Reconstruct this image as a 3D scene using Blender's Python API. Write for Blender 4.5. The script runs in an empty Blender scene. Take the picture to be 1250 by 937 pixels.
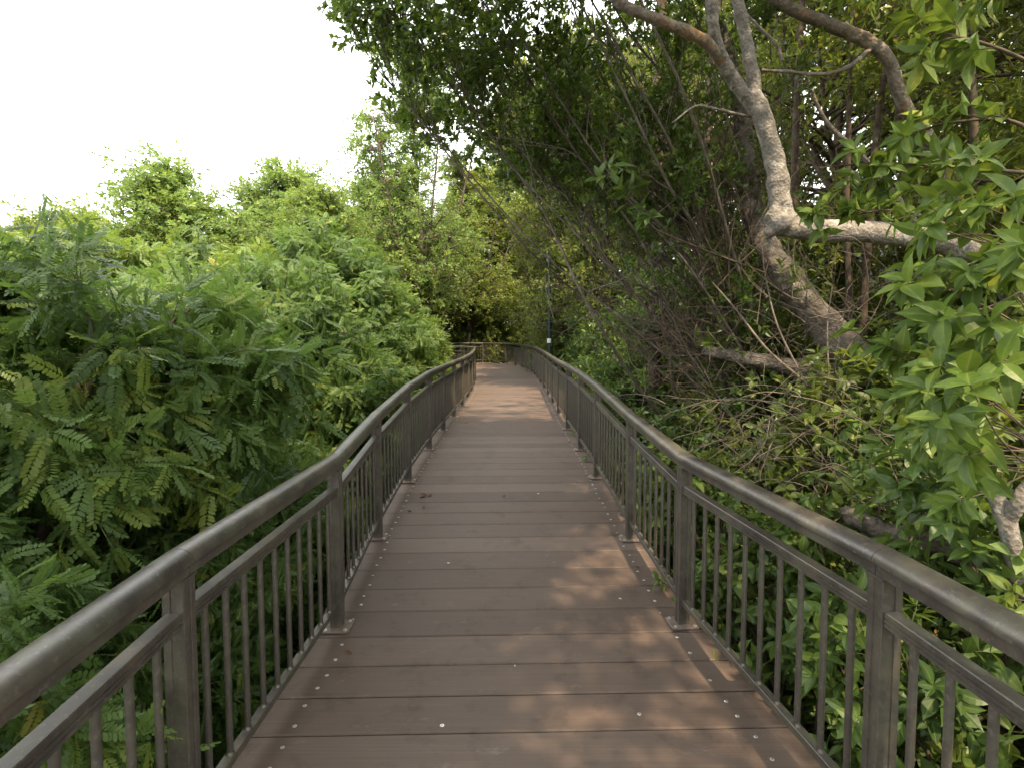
import bpy, math, random
import numpy as np
from mathutils import Vector

sc = bpy.context.scene
COL = sc.collection
R = math.radians
EYE = 1.765           # height of the camera above the near deck
F_PX = 650.0          # focal length in pixels of a 1250 px wide frame
PITCH = R(3.17)

def U(px, py, y):
    """world point seen at photo pixel (px,py) at forward distance y (used once, to lay out the place)"""
    a = (px-625)/F_PX; b = (468.5-py)/F_PX
    dy = math.cos(PITCH)+b*math.sin(PITCH); dz = -math.sin(PITCH)+b*math.cos(PITCH)
    return np.array([a/dy*y, y, EYE+dz/dy*y])

# ------------------------------------------------------------------ render, camera, light
sc.render.engine = 'CYCLES'
sc.cycles.max_bounces = 12
sc.cycles.diffuse_bounces = 9
sc.cycles.glossy_bounces = 2
sc.cycles.transmission_bounces = 8
sc.cycles.use_denoising = True
sc.cycles.sample_clamp_indirect = 6
sc.render.use_persistent_data = False
sc.view_settings.view_transform = 'Standard'
sc.view_settings.look = 'None'
sc.view_settings.gamma = 1
sc.view_settings.exposure = 1.95

cam = bpy.data.objects.new('camera', bpy.data.cameras.new('camera'))
COL.objects.link(cam)
cam.location = (0, 0, EYE)
cam.rotation_euler = (R(90)-PITCH, 0, 0)
cam.data.sensor_width = 36
cam.data.lens = 36*F_PX/1250
cam.data.clip_start = 0.05
cam.data.clip_end = 2000
sc.camera = cam

SUN_EL, SUN_AZ = 56.0, 170.0       # azimuth clockwise from +Y: the sun stands high behind the camera
w = bpy.data.worlds.new('World'); sc.world = w; w.use_nodes = True
nt = w.node_tree; nt.nodes.clear()
out = nt.nodes.new('ShaderNodeOutputWorld'); bg = nt.nodes.new('ShaderNodeBackground')
sky = nt.nodes.new('ShaderNodeTexSky'); sky.sky_type = 'NISHITA'; sky.sun_disc = False
sky.sun_elevation = R(SUN_EL); sky.sun_rotation = R(SUN_AZ)
sky.air_density = 1.0; sky.dust_density = 6.0; sky.ozone_density = 1.0
mix = nt.nodes.new('ShaderNodeMixRGB'); mix.inputs[0].default_value = 0.85
mix.inputs[2].default_value = (11.2, 11.4, 11.4, 1)      # bright even veil of high cloud
nt.links.new(sky.outputs[0], mix.inputs[1]); nt.links.new(mix.outputs[0], bg.inputs[0])
bg.inputs[1].default_value = 0.1
nt.links.new(bg.outputs[0], out.inputs[0])

sl = bpy.data.lights.new('sun', 'SUN'); sl.energy = 2.6; sl.angle = R(.9); sl.color = (1, .78, .54)
so = bpy.data.objects.new('sun', sl); COL.objects.link(so)
az, el = R(SUN_AZ), R(SUN_EL)
to_sun = Vector((math.sin(az)*math.cos(el), math.cos(az)*math.cos(el), math.sin(el)))
so.rotation_euler = to_sun.to_track_quat('Z', 'Y').to_euler()

# ------------------------------------------------------------------ materials
def newmat(name):
    m = bpy.data.materials.new(name); m.use_nodes = True
    n = m.node_tree.nodes; b = n['Principled BSDF']
    return m, m.node_tree, n, m.node_tree.links, b

def ramp(n, stops):
    r = n.new('ShaderNodeValToRGB'); e = r.color_ramp.elements
    while len(e) < len(stops): e.new(0.5)
    for k, (p, c) in enumerate(stops):
        e[k].position = p; e[k].color = (*c, 1)
    return r

def noise(n, l, scale, detail=4, rough=.55, vec=None, coord=None, mapscale=None):
    t = n.new('ShaderNodeTexNoise'); t.inputs['Scale'].default_value = scale
    t.inputs['Detail'].default_value = detail; t.inputs['Roughness'].default_value = rough
    if coord is not None:
        if mapscale is not None:
            mp = n.new('ShaderNodeMapping'); mp.inputs['Scale'].default_value = mapscale
            l.new(coord, mp.inputs[0]); l.new(mp.outputs[0], t.inputs['Vector'])
        else:
            l.new(coord, t.inputs['Vector'])
    return t

def leaf_mat(name, stops, back=(.13, .20, .03), trans=.32, rough=.42, spec=.4):
    m, nt, n, l, b = newmat(name)
    at = n.new('ShaderNodeAttribute'); at.attribute_name = 'tint'
    r = ramp(n, stops); l.new(at.outputs['Fac'], r.inputs[0])
    rb_ = n.new('ShaderNodeAttribute'); rb_.attribute_name = 'rib'
    pw = n.new('ShaderNodeMath'); pw.operation = 'POWER'; pw.inputs[1].default_value = 9; l.new(rb_.outputs['Fac'], pw.inputs[0])
    pm = n.new('ShaderNodeMath'); pm.operation = 'MULTIPLY'; pm.inputs[1].default_value = .45; l.new(pw.outputs[0], pm.inputs[0])
    tc = n.new('ShaderNodeTexCoord'); mo = noise(n, l, 26, 4, .6, coord=tc.outputs['Object'])
    mr = ramp(n, [(.3, (.78, .80, .82)), (.62, (1.08, 1.06, 1.0)), (.78, (1.3, 1.12, .8))]); l.new(mo.outputs[0], mr.inputs[0])
    mu = n.new('ShaderNodeMixRGB'); mu.blend_type = 'MULTIPLY'; mu.inputs[0].default_value = 1; l.new(r.outputs[0], mu.inputs[1]); l.new(mr.outputs[0], mu.inputs[2])
    mv = n.new('ShaderNodeMixRGB'); mv.inputs[2].default_value = (.24, .30, .09, 1); l.new(pm.outputs[0], mv.inputs[0]); l.new(mu.outputs[0], mv.inputs[1])
    r = mv
    l.new(r.outputs[0], b.inputs['Base Color'])
    b.inputs['Roughness'].default_value = rough
    b.inputs['Specular IOR Level'].default_value = spec
    tr = n.new('ShaderNodeBsdfTranslucent')
    mc = n.new('ShaderNodeMixRGB'); mc.inputs[0].default_value = .55; mc.inputs[2].default_value = (*back, 1)
    l.new(r.outputs[0], mc.inputs[1]); l.new(mc.outputs[0], tr.inputs[0])
    mx = n.new('ShaderNodeMixShader'); mx.inputs[0].default_value = trans
    l.new(b.outputs[0], mx.inputs[1]); l.new(tr.outputs[0], mx.inputs[2])
    l.new(mx.outputs[0], n['Material Output'].inputs[0])
    return m

def bark_mat(name, c1, c2, c3=None, scale=9, bump=.6, orange=False):
    m, nt, n, l, b = newmat(name)
    tc = n.new('ShaderNodeTexCoord')
    a = noise(n, l, scale, 8, .65, coord=tc.outputs['Object'])
    r = ramp(n, [(.32, c1), (.5, tuple((x+y)/2 for x, y in zip(c1, c2))), (.66, c2)])
    l.new(a.outputs[0], r.inputs[0])
    col = r.outputs[0]
    if c3:
        p = noise(n, l, scale*.45, 5, .7, coord=tc.outputs['Object'])
        pr = ramp(n, [(.56, (0, 0, 0)), (.64, (1, 1, 1))]); l.new(p.outputs[0], pr.inputs[0])
        mm = n.new('ShaderNodeMixRGB'); mm.inputs[2].default_value = (*c3, 1)
        l.new(pr.outputs[0], mm.inputs[0]); l.new(col, mm.inputs[1]); col = mm.outputs[0]
    if orange:
        p = noise(n, l, 2.2, 6, .75, coord=tc.outputs['Object'])
        pr = ramp(n, [(.56, (0, 0, 0)), (.72, (.8, .8, .8))]); l.new(p.outputs[0], pr.inputs[0])
        mm = n.new('ShaderNodeMixRGB'); mm.inputs[2].default_value = (.33, .165, .04, 1)
        l.new(pr.outputs[0], mm.inputs[0]); l.new(col, mm.inputs[1]); col = mm.outputs[0]
    l.new(col, b.inputs['Base Color'])
    b.inputs['Roughness'].default_value = .85; b.inputs['Specular IOR Level'].default_value = .2
    v = n.new('ShaderNodeTexVoronoi'); v.inputs['Scale'].default_value = scale*3
    l.new(tc.outputs['Object'], v.inputs['Vector'])
    ad = n.new('ShaderNodeMath'); ad.operation = 'MULTIPLY_ADD'; ad.inputs[1].default_value = .4
    l.new(v.outputs['Distance'], ad.inputs[0]); l.new(a.outputs[0], ad.inputs[2])
    bp = n.new('ShaderNodeBump'); bp.inputs['Strength'].default_value = bump; bp.inputs['Distance'].default_value = .02
    l.new(ad.outputs[0], bp.inputs['Height']); l.new(bp.outputs[0], b.inputs['Normal'])
    return m

FEATHER = leaf_mat('feather_leaf', [(0, (.056, .102, .030)), (.45, (.098, .168, .046)), (.8, (.145, .222, .058)), (.96, (.20, .26, .05)), (1, (.34, .30, .05))], back=(.20, .32, .045), trans=.45, spec=.3)
FEATHER_B = leaf_mat('feather_leaf_bright', [(0, (.075, .13, .03)), (.5, (.135, .22, .045)), (1, (.26, .33, .055))], back=(.26, .34, .04), trans=.45)
AIRY = leaf_mat('airy_leaf', [(0, (.10, .17, .042)), (.5, (.17, .26, .058)), (1, (.30, .39, .085))], back=(.30, .42, .07), trans=.5)
YELLOWISH = leaf_mat('yellow_green_leaf', [(0, (.12, .18, .035)), (.5, (.20, .27, .05)), (1, (.34, .39, .07))], back=(.34, .40, .06), trans=.5)
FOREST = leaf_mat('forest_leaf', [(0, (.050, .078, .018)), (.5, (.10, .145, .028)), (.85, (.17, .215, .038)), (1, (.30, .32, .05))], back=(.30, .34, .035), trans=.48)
DARK = leaf_mat('dark_small_leaf', [(0, (.038, .072, .018)), (.5, (.075, .130, .028)), (.85, (.125, .19, .04)), (1, (.22, .27, .05))], back=(.22, .32, .03), trans=.45, rough=.32, spec=.5)
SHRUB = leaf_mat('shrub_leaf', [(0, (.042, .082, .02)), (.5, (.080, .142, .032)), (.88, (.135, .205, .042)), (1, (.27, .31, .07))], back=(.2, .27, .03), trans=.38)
BIG = leaf_mat('big_leaf', [(0, (.050, .098, .018)), (.5, (.098, .160, .026)), (.9, (.17, .235, .038)), (.97, (.33, .36, .05)), (1, (.5, .34, .03))], back=(.2, .28, .03), trans=.33, rough=.42, spec=.28)
DRY = leaf_mat('dry_leaf', [(0, (.10, .05, .02)), (1, (.26, .15, .06))], back=(.2, .1, .04), trans=.2, rough=.7, spec=.2)
TWIG = bark_mat('twig', (.055, .04, .028), (.13, .10, .07), bump=.2)
TWIG_G = bark_mat('green_twig', (.05, .075, .025), (.12, .15, .05), bump=.1)
TWIG_PALE = bark_mat('dead_twig', (.075, .06, .045), (.20, .165, .125), bump=.2)
BARK_D = bark_mat('dark_bark', (.035, .025, .018), (.12, .09, .065), (.10, .11, .07), 7)
BARK_G = bark_mat('grey_bark', (.125, .112, .093), (.28, .255, .215), (.36, .34, .29), 16, 1)
BARK_O = bark_mat('orange_patched_bark', (.12, .10, .08), (.27, .235, .19), (.34, .31, .26), 12, 1, orange=True)
BARK_F = bark_mat('log_bark', (.055, .046, .037), (.15, .13, .105), (.19, .17, .14), 12, 1)

def metal_mat():
    m, nt, n, l, b = newmat('bronze_paint')
    tc = n.new('ShaderNodeTexCoord')
    a = noise(n, l, 5, 8, .68, coord=tc.outputs['Object'])
    r = ramp(n, [(.32, (.046, .040, .034)), (.5, (.070, .061, .050)), (.66, (.115, .094, .068))])
    l.new(a.outputs[0], r.inputs[0])
    # pale dust and a green algae film in the weathered places
    g = noise(n, l, 7, 8, .7, coord=tc.outputs['Object'])
    gr = ramp(n, [(.46, (0, 0, 0)), (.64, (.7, .7, .7))]); l.new(g.outputs[0], gr.inputs[0])
    mm = n.new('ShaderNodeMixRGB'); mm.inputs[2].default_value = (.115, .112, .075, 1)
    l.new(gr.outputs[0], mm.inputs[0]); l.new(r.outputs[0], mm.inputs[1])
    f = noise(n, l, 60, 6, .7, coord=tc.outputs['Object'])
    fr = ramp(n, [(.56, (0, 0, 0)), (.7, (.6, .6, .6))]); l.new(f.outputs[0], fr.inputs[0])
    m2 = n.new('ShaderNodeMixRGB'); m2.inputs[2].default_value = (.2, .18, .15, 1)
    l.new(fr.outputs[0], m2.inputs[0]); l.new(mm.outputs[0], m2.inputs[1])
    l.new(m2.outputs[0], b.inputs['Base Color'])
    b.inputs['Metallic'].default_value = .3; b.inputs['Specular IOR Level'].default_value = .7
    rr = ramp(n, [(.3, (.30,)*3), (.7, (.5,)*3)]); l.new(g.outputs[0], rr.inputs[0]); l.new(rr.outputs[0], b.inputs['Roughness'])
    bp = n.new('ShaderNodeBump'); bp.inputs['Strength'].default_value = .12; bp.inputs['Distance'].default_value = .002
    l.new(f.outputs[0], bp.inputs['Height']); l.new(bp.outputs[0], b.inputs['Normal'])
    return m
METAL = metal_mat()

def deck_mat():
    m, nt, n, l, b = newmat('composite_plank')
    tc = n.new('ShaderNodeTexCoord')
    at = n.new('ShaderNodeAttribute'); at.attribute_name = 'tint'
    r = ramp(n, [(0, (.076, .054, .041)), (.5, (.100, .071, .054)), (1, (.126, .092, .071))])
    l.new(at.outputs['Fac'], r.inputs[0])
    # brushed streaks along the boards
    s = noise(n, l, 1, 6, .7, coord=tc.outputs['Object'], mapscale=(1.2, 95, 95))
    sr = ramp(n, [(.3, (.80,)*3), (.7, (1.14,)*3)]); l.new(s.outputs[0], sr.inputs[0])
    m1 = n.new('ShaderNodeMixRGB'); m1.blend_type = 'MULTIPLY'; m1.inputs[0].default_value = 1
    l.new(r.outputs[0], m1.inputs[1]); l.new(sr.outputs[0], m1.inputs[2])
    # trodden greyish dust in broad soft patches
    d = noise(n, l, 1.1, 6, .6, coord=tc.outputs['Object'], mapscale=(1, .7, 1))
    dr = ramp(n, [(.40, (0, 0, 0)), (.68, (.45, .45, .45))]); l.new(d.outputs[0], dr.inputs[0])
    m2 = n.new('ShaderNodeMixRGB'); m2.inputs[2].default_value = (.106, .080, .064, 1)
    l.new(dr.outputs[0], m2.inputs[0]); l.new(m1.outputs[0], m2.inputs[1])
    # small scuffs and stains
    k = noise(n, l, 14, 8, .72, coord=tc.outputs['Object'], mapscale=(.6, 1, 1))
    kr = ramp(n, [(.60, (0, 0, 0)), (.70, (.5, .5, .5))]); l.new(k.outputs[0], kr.inputs[0])
    m3 = n.new('ShaderNodeMixRGB'); m3.inputs[2].default_value = (.19, .145, .112, 1)
    l.new(kr.outputs[0], m3.inputs[0]); l.new(m2.outputs[0], m3.inputs[1])
    k2 = noise(n, l, 5, 8, .7, coord=tc.outputs['Object'])
    k2r = ramp(n, [(.30, (.66,)*3), (.47, (1,)*3)]); l.new(k2.outputs[0], k2r.inputs[0])
    m4 = n.new('ShaderNodeMixRGB'); m4.blend_type = 'MULTIPLY'; m4.inputs[0].default_value = 1
    l.new(m3.outputs[0], m4.inputs[1]); l.new(k2r.outputs[0], m4.inputs[2])
    l.new(m4.outputs[0], b.inputs['Base Color'])
    b.inputs['Roughness'].default_value = .62; b.inputs['Specular IOR Level'].default_value = .35
    bp = n.new('ShaderNodeBump'); bp.inputs['Strength'].default_value = .25; bp.inputs['Distance'].default_value = .0015
    l.new(s.outputs[0], bp.inputs['Height']); l.new(bp.outputs[0], b.inputs['Normal'])
    return m
DECK = deck_mat()

def plain(name, c, rough=.6, metal=0, var=.25, scale=20):
    m, nt, n, l, b = newmat(name)
    tc = n.new('ShaderNodeTexCoord')
    a = noise(n, l, scale, 5, .6, coord=tc.outputs['Object'])
    r = ramp(n, [(.3, tuple(x*(1-var) for x in c)), (.7, tuple(x*(1+var) for x in c))])
    l.new(a.outputs[0], r.inputs[0]); l.new(r.outputs[0], b.inputs['Base Color'])
    b.inputs['Roughness'].default_value = rough; b.inputs['Metallic'].default_value = metal
    return m
STEEL = plain('stainless_screw', (.62, .58, .52), .35, .7)
PLATE = plain('brown_plate', (.17, .13, .105), .55, .2)
UNDER = plain('dark_steel', (.03, .027, .024), .7, .2)
LAMP_G = plain('lamp_green_paint', (.012, .026, .022), .4)
WHITE = plain('white_paint', (.75, .75, .73), .5, 0, .08)
SEAM = plain('seam', (.02, .018, .015), .8)

def ground_mat():
    m, nt, n, l, b = newmat('soil_and_litter')
    tc = n.new('ShaderNodeTexCoord')
    a = noise(n, l, 6, 8, .75, coord=tc.outputs['Object'])
    r = ramp(n, [(.3, (.018, .014, .009)), (.5, (.045, .034, .02)), (.6, (.035, .05, .018)), (.75, (.10, .075, .045))])
    l.new(a.outputs[0], r.inputs[0]); l.new(r.outputs[0], b.inputs['Base Color'])
    b.inputs['Roughness'].default_value = .95
    v = n.new('ShaderNodeTexVoronoi'); v.inputs['Scale'].default_value = 22; l.new(tc.outputs['Object'], v.inputs['Vector'])
    bp = n.new('ShaderNodeBump'); bp.inputs['Strength'].default_value = .9; bp.inputs['Distance'].default_value = .05
    l.new(v.outputs['Distance'], bp.inputs['Height']); l.new(bp.outputs[0], b.inputs['Normal'])
    return m
GROUND = ground_mat()

# ------------------------------------------------------------------ mesh tools
class MB:
    """collects polygon chunks with material index and a per-face tint, builds one mesh"""
    def __init__(s): s.c = []; s.ribs = []
    def add(s, V, Fc, mat=0, tint=0.5, smooth=False, rib=None):
        s.ribs.append(np.asarray(rib, float) if rib is not None else np.zeros(len(np.asarray(V, float).reshape(-1, 3))))
        V = np.asarray(V, float).reshape(-1, 3); Fc = np.asarray(Fc, np.int64)
        t = np.broadcast_to(np.asarray(tint, float), (len(Fc),))
        s.c.append((V, Fc, mat, t, smooth)); return s
    def mesh(s, name, mats):
        me = bpy.data.meshes.new(name)
        V = np.concatenate([c[0] for c in s.c]); off = 0
        loops = []; tot = []; mi = []; ti = []; sm = []
        for v, f, mt, t, smo in s.c:
            loops.append((f+off).ravel()); tot.append(np.full(len(f), f.shape[1])); mi.append(np.full(len(f), mt)); ti.append(t)
            sm.append(np.full(len(f), smo)); off += len(v)
        loops = np.concatenate(loops).astype(np.int32); tot = np.concatenate(tot).astype(np.int32)
        start = np.concatenate([[0], np.cumsum(tot)[:-1]]).astype(np.int32)
        me.vertices.add(len(V)); me.vertices.foreach_set('co', V.astype(np.float32).ravel())
        me.loops.add(len(loops)); me.loops.foreach_set('vertex_index', loops)
        me.polygons.add(len(tot)); me.polygons.foreach_set('loop_start', start)
        me.polygons.foreach_set('loop_total', tot)
        me.polygons.foreach_set('material_index', np.concatenate(mi).astype(np.int32))
        me.polygons.foreach_set('use_smooth', np.concatenate(sm))
        me.update(calc_edges=True)
        a = me.attributes.new('tint', 'FLOAT', 'FACE'); a.data.foreach_set('value', np.concatenate(ti).astype(np.float32))
        rb = np.concatenate(s.ribs)
        if len(rb) == len(V) and rb.any():
            a = me.attributes.new('rib', 'FLOAT', 'POINT'); a.data.foreach_set('value', rb.astype(np.float32))
        for m in mats: me.materials.append(m)
        return me
    def build(s, name, mats, parent=None, loc=None):
        if not isinstance(mats, (list, tuple)): mats = [mats]
        o = bpy.data.objects.new(name, s.mesh(name, mats)); COL.objects.link(o)
        if parent is not None: o.parent = parent
        if loc is not None: o.location = loc
        return o

def tag(o, label, cat, group=None, kind=None):
    if label: o['label'] = label
    if cat: o['category'] = cat
    if group: o['group'] = group
    if kind: o['kind'] = kind
    return o

def empty(name, loc, label=None, cat=None, group=None, rz=0):
    o = bpy.data.objects.new(name, None); COL.objects.link(o); o.location = [float(x) for x in loc]; o.rotation_euler.z = rz
    o.empty_display_size = .2
    return tag(o, label, cat, group)

def norm(a): return a/np.maximum(np.linalg.norm(a, axis=-1, keepdims=True), 1e-9)

def tubes(P, Rd, S=4, wob=0, rng=None):
    """P[N,K,3], Rd[N,K] -> verts, quads"""
    P = np.asarray(P, float); Rd = np.asarray(Rd, float)
    if P.ndim == 2: P = P[None]; Rd = Rd[None]
    N, K, _ = P.shape
    T = norm(np.gradient(P, axis=1)); avg = norm(P[:, -1]-P[:, 0])
    ref = np.zeros((N, 3)); ref[np.arange(N), np.argmin(np.abs(avg), axis=1)] = 1
    u = norm(np.cross(T, ref[:, None, :])); v = np.cross(T, u)
    a = np.arange(S)*2*np.pi/S
    rr = Rd[:, :, None]*np.ones(S)
    if wob and rng is not None:
        ph = rng.uniform(0, 6.28, 6)
        kk = np.linspace(0, 1, K)[None, :, None]*K
        rr = rr*(1+wob*(np.sin(kk*.9+ph[0]+2*a)+.7*np.sin(kk*.37+ph[1]+3*a)+.5*np.sin(kk*1.7+ph[2]-a)+.6*rng.normal(size=rr.shape)*.5))
    V = P[:, :, None, :]+rr[..., None]*(np.cos(a)[:, None]*u[:, :, None, :]+np.sin(a)[:, None]*v[:, :, None, :])
    i = np.arange(N)[:, None, None]*K*S; k = np.arange(K-1)[None, :, None]*S; s = np.arange(S)[None, None, :]; s2 = (s+1) % S
    Q = np.stack([i+k+s, i+k+s2, i+k+S+s2, i+k+S+s], -1).reshape(-1, 4)
    return V.reshape(-1, 3), Q

def smooth_line(pts, n):
    p = np.asarray(pts, float)
    if len(p) == 2: return p[0]+(p[1]-p[0])*np.linspace(0, 1, n)[:, None]
    q = np.vstack([2*p[0]-p[1], p, 2*p[-1]-p[-2]])
    t = np.linspace(0, len(p)-1-1e-6, n); i = t.astype(int); f = (t-i)[:, None]
    a, b, c, d = q[i], q[i+1], q[i+2], q[i+3]
    return .5*((2*b)+(-a+c)*f+(2*a-5*b+4*c-d)*f*f+(-a+3*b-3*c+d)*f**3)

def box(cx, cy, cz, sx, sy, sz, rz=0):
    V = np.array([[x, y, z] for x in (-.5, .5) for y in (-.5, .5) for z in (-.5, .5)])*[sx, sy, sz]
    c, s = math.cos(rz), math.sin(rz)
    V = V@np.array([[c, s, 0], [-s, c, 0], [0, 0, 1]])+[cx, cy, cz]
    Q = [[0, 1, 3, 2], [4, 6, 7, 5], [0, 4, 5, 1], [2, 3, 7, 6], [0, 2, 6, 4], [1, 5, 7, 3]]
    return V, Q

def cyl(r0, r1, z0, z1, S=12, c=(0, 0)):
    P = np.array([[c[0], c[1], z0], [c[0], c[1], z1]])
    a = np.arange(S)*2*np.pi/S
    V = np.vstack([np.c_[c[0]+r0*np.cos(a), c[1]+r0*np.sin(a), np.full(S, z0)], np.c_[c[0]+r1*np.cos(a), c[1]+r1*np.sin(a), np.full(S, z1)]])
    Q = [[s, (s+1) % S, S+(s+1) % S, S+s] for s in range(S)]
    return V, Q

# ------------------------------------------------------------------ leaves
def T_hex():         # one flat-ish leaflet: hexagon
    return np.array([[0, 0, 0], [.25, -.19, .01], [.75, -.2, .0], [1, 0, -.04], [.75, .2, 0], [.25, .19, .01]]), np.array([[0, 1, 2, 3, 4, 5]])
def T_fold(w=.2, fold=.08, droop=.12):
    V = np.array([[0, 0, 0], [1, 0, -droop*1.5], [.32, -w, fold-droop*.1], [.72, -w*.8, fold-droop*.8], [.32, w, fold-droop*.1], [.72, w*.8, fold-droop*.8]])
    return V, np.array([[0, 2, 3, 1], [0, 1, 5, 4]])
def T_quad(w=.26):
    return np.array([[0, 0, 0], [.5, -w, .04], [1, 0, -.06], [.5, w, .04]]), np.array([[0, 1, 2, 3]])
def T_fine(w=.2, fold=.07, droop=.22):
    xs = [.1, .25, .42, .6, .78, .92]; ws = [.35, .8, 1, .93, .62, .25]
    V = [[0, 0, 0]]
    for x, q in zip(xs, ws):
        z = -droop*x*x
        V += [[x, -w*q, z+fold*q], [x, 0, z], [x, w*q, z+fold*q]]
    V.append([1.04, 0, -droop*1.15])
    Fc = [[0, 1, 2, 2], [0, 2, 3, 3]]
    tri = [[0, 1, 2], [0, 2, 3]]; n = len(V)-1
    for k in range(len(xs)-1):
        a = 1+3*k; b = a+3
        tri += [[a, b, b+1], [a, b+1, a+1], [a+1, b+1, b+2], [a+1, b+2, a+2]]
    a = n-3; tri += [[a, n, a+1], [a+1, n, a+2]]
    return np.array(V, float), np.array(tri)
def T_frond(pairs=9, seed=0, lw=.17, ll=.25, droop=.25):
    rng = np.random.default_rng(seed); H, _ = T_hex()
    V = []; Fc = []
    def put(t, side, ang, L):
        base = np.array([t, 0, -droop*t*t]); d = np.array([math.cos(ang), side*math.sin(ang), -.18+rng.normal()*.08-droop*t*.6]); d /= np.linalg.norm(d)
        nn = np.array([.1, side*.15+rng.normal()*.12, 1]); nn -= nn@d*d; nn /= np.linalg.norm(nn); y = np.cross(nn, d)
        h = H*[L, L*1.05, L]
        k = len(V)*6
        V.append(base+h[:, :1]*d+h[:, 1:2]*y+h[:, 2:]*nn); Fc.append([k+q for q in range(6)])
    for i in range(pairs):
        t = .16+.8*i/(pairs-1); L = ll*(1-.35*abs(t-.6)/.6)*rng.uniform(.9, 1.08)
        for s in (-1, 1): put(t, s, R(62)+rng.normal()*.08, L)
    put(1, 1, 0.05, ll*.9)
    return np.concatenate(V), np.array(Fc)

def inst(tmpl, pos, D, Nn, size):
    V, Fc = tmpl; N = len(pos)
    D = norm(D); Nn = norm(Nn-np.sum(Nn*D, -1, keepdims=True)*D); Y = np.cross(Nn, D)
    W = pos[:, None]+size[:, None, None]*(V[None, :, :1]*D[:, None]+V[None, :, 1:2]*Y[:, None]+V[None, :, 2:3]*Nn[:, None])
    Q = (Fc[None]+(np.arange(N)*len(V))[:, None, None]).reshape(-1, Fc.shape[1])
    return W.reshape(-1, 3), Q, len(Fc)

def foliage(mb, rng, P, tl, tmpls, size, nodes, ang=(50, 80), upb=.5, droop=.1, t0=.15, mat=0, tintc=None, tip_extra=0, tipw=None):
    """P[N,K,3] twigs -> leaves at nodes. tl: per-twig tint offset"""
    N, K, _ = P.shape
    ts = np.linspace(t0, 1, nodes)
    if tip_extra: ts = np.concatenate([ts, np.full(tip_extra, 1.0)])
    M = len(ts)
    x = ts*(K-1); i = np.minimum(x.astype(int), K-2); f = (x-i)[None, :, None]
    pos = P[:, i]*(1-f)+P[:, i+1]*f; tan = norm(P[:, i+1]-P[:, i])
    ref = norm(rng.normal(size=(N, 1, 3))); u = norm(np.cross(tan, ref)); v = np.cross(tan, u)
    az = rng.uniform(0, 6.28, (N, 1))+np.arange(M)[None]*2.4+rng.normal(size=(N, M))*.3
    perp = np.cos(az)[..., None]*u+np.sin(az)[..., None]*v
    an = np.radians(rng.uniform(ang[0], ang[1], (N, M)))
    if tip_extra: an[:, -tip_extra:] *= rng.uniform(.5, 1, (N, tip_extra))
    D = tan*np.cos(an)[..., None]+perp*np.sin(an)[..., None]
    D[..., 2] -= droop
    Nn = tan*np.sin(an)[..., None]-perp*np.cos(an)[..., None]
    Nn = norm(Nn)*(1-upb)+np.array([0, 0, 1])*upb+rng.normal(size=D.shape)*.18
    sz = size*rng.uniform(.65, 1.15, (N, M))
    ti = np.clip(tl[:, None]+rng.normal(size=(N, M))*.16, 0, .96)
    ti = np.where(rng.random((N, M)) < .006, rng.uniform(.95, 1, (N, M)), ti)
    pos = pos.reshape(-1, 3); D = D.reshape(-1, 3); Nn = Nn.reshape(-1, 3); sz = sz.ravel(); ti = ti.ravel()
    k = rng.integers(0, len(tmpls), len(pos))
    for j, t in enumerate(tmpls):
        m = k == j
        if not m.any(): continue
        W, Q, nf = inst(t, pos[m], D[m], Nn[m], sz[m])
        ribm = (np.abs(t[0][:, 1]) < 1e-9).astype(float) if len(t[0]) == 20 else np.zeros(len(t[0]))
        mb.add(W, Q, mat, np.repeat(ti[m], nf), False, np.tile(ribm, int(m.sum())))

def curves(rng, A, B, K, arch=.1, wob=.05, sag=0):
    """N curved paths from A to B"""
    t = np.linspace(0, 1, K)[None, :, None]; L = np.linalg.norm(B-A, axis=-1)[:, None, None]
    up = np.array([0, 0, 1.]); side = rng.normal(size=(len(A), 1, 3))
    h = 4*t*(1-t)
    P = A[:, None]*(1-t)+B[:, None]*t+h*L*(up*arch+side*wob)+np.sin(t*9.4+rng.uniform(0, 6, (len(A), 1, 1)))*L*wob*.25*norm(rng.normal(size=(len(A), 1, 3)))*np.minimum(1, t*4)
    P[..., 2] -= (sag*L*t**2)[..., 0]
    return P

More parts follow.
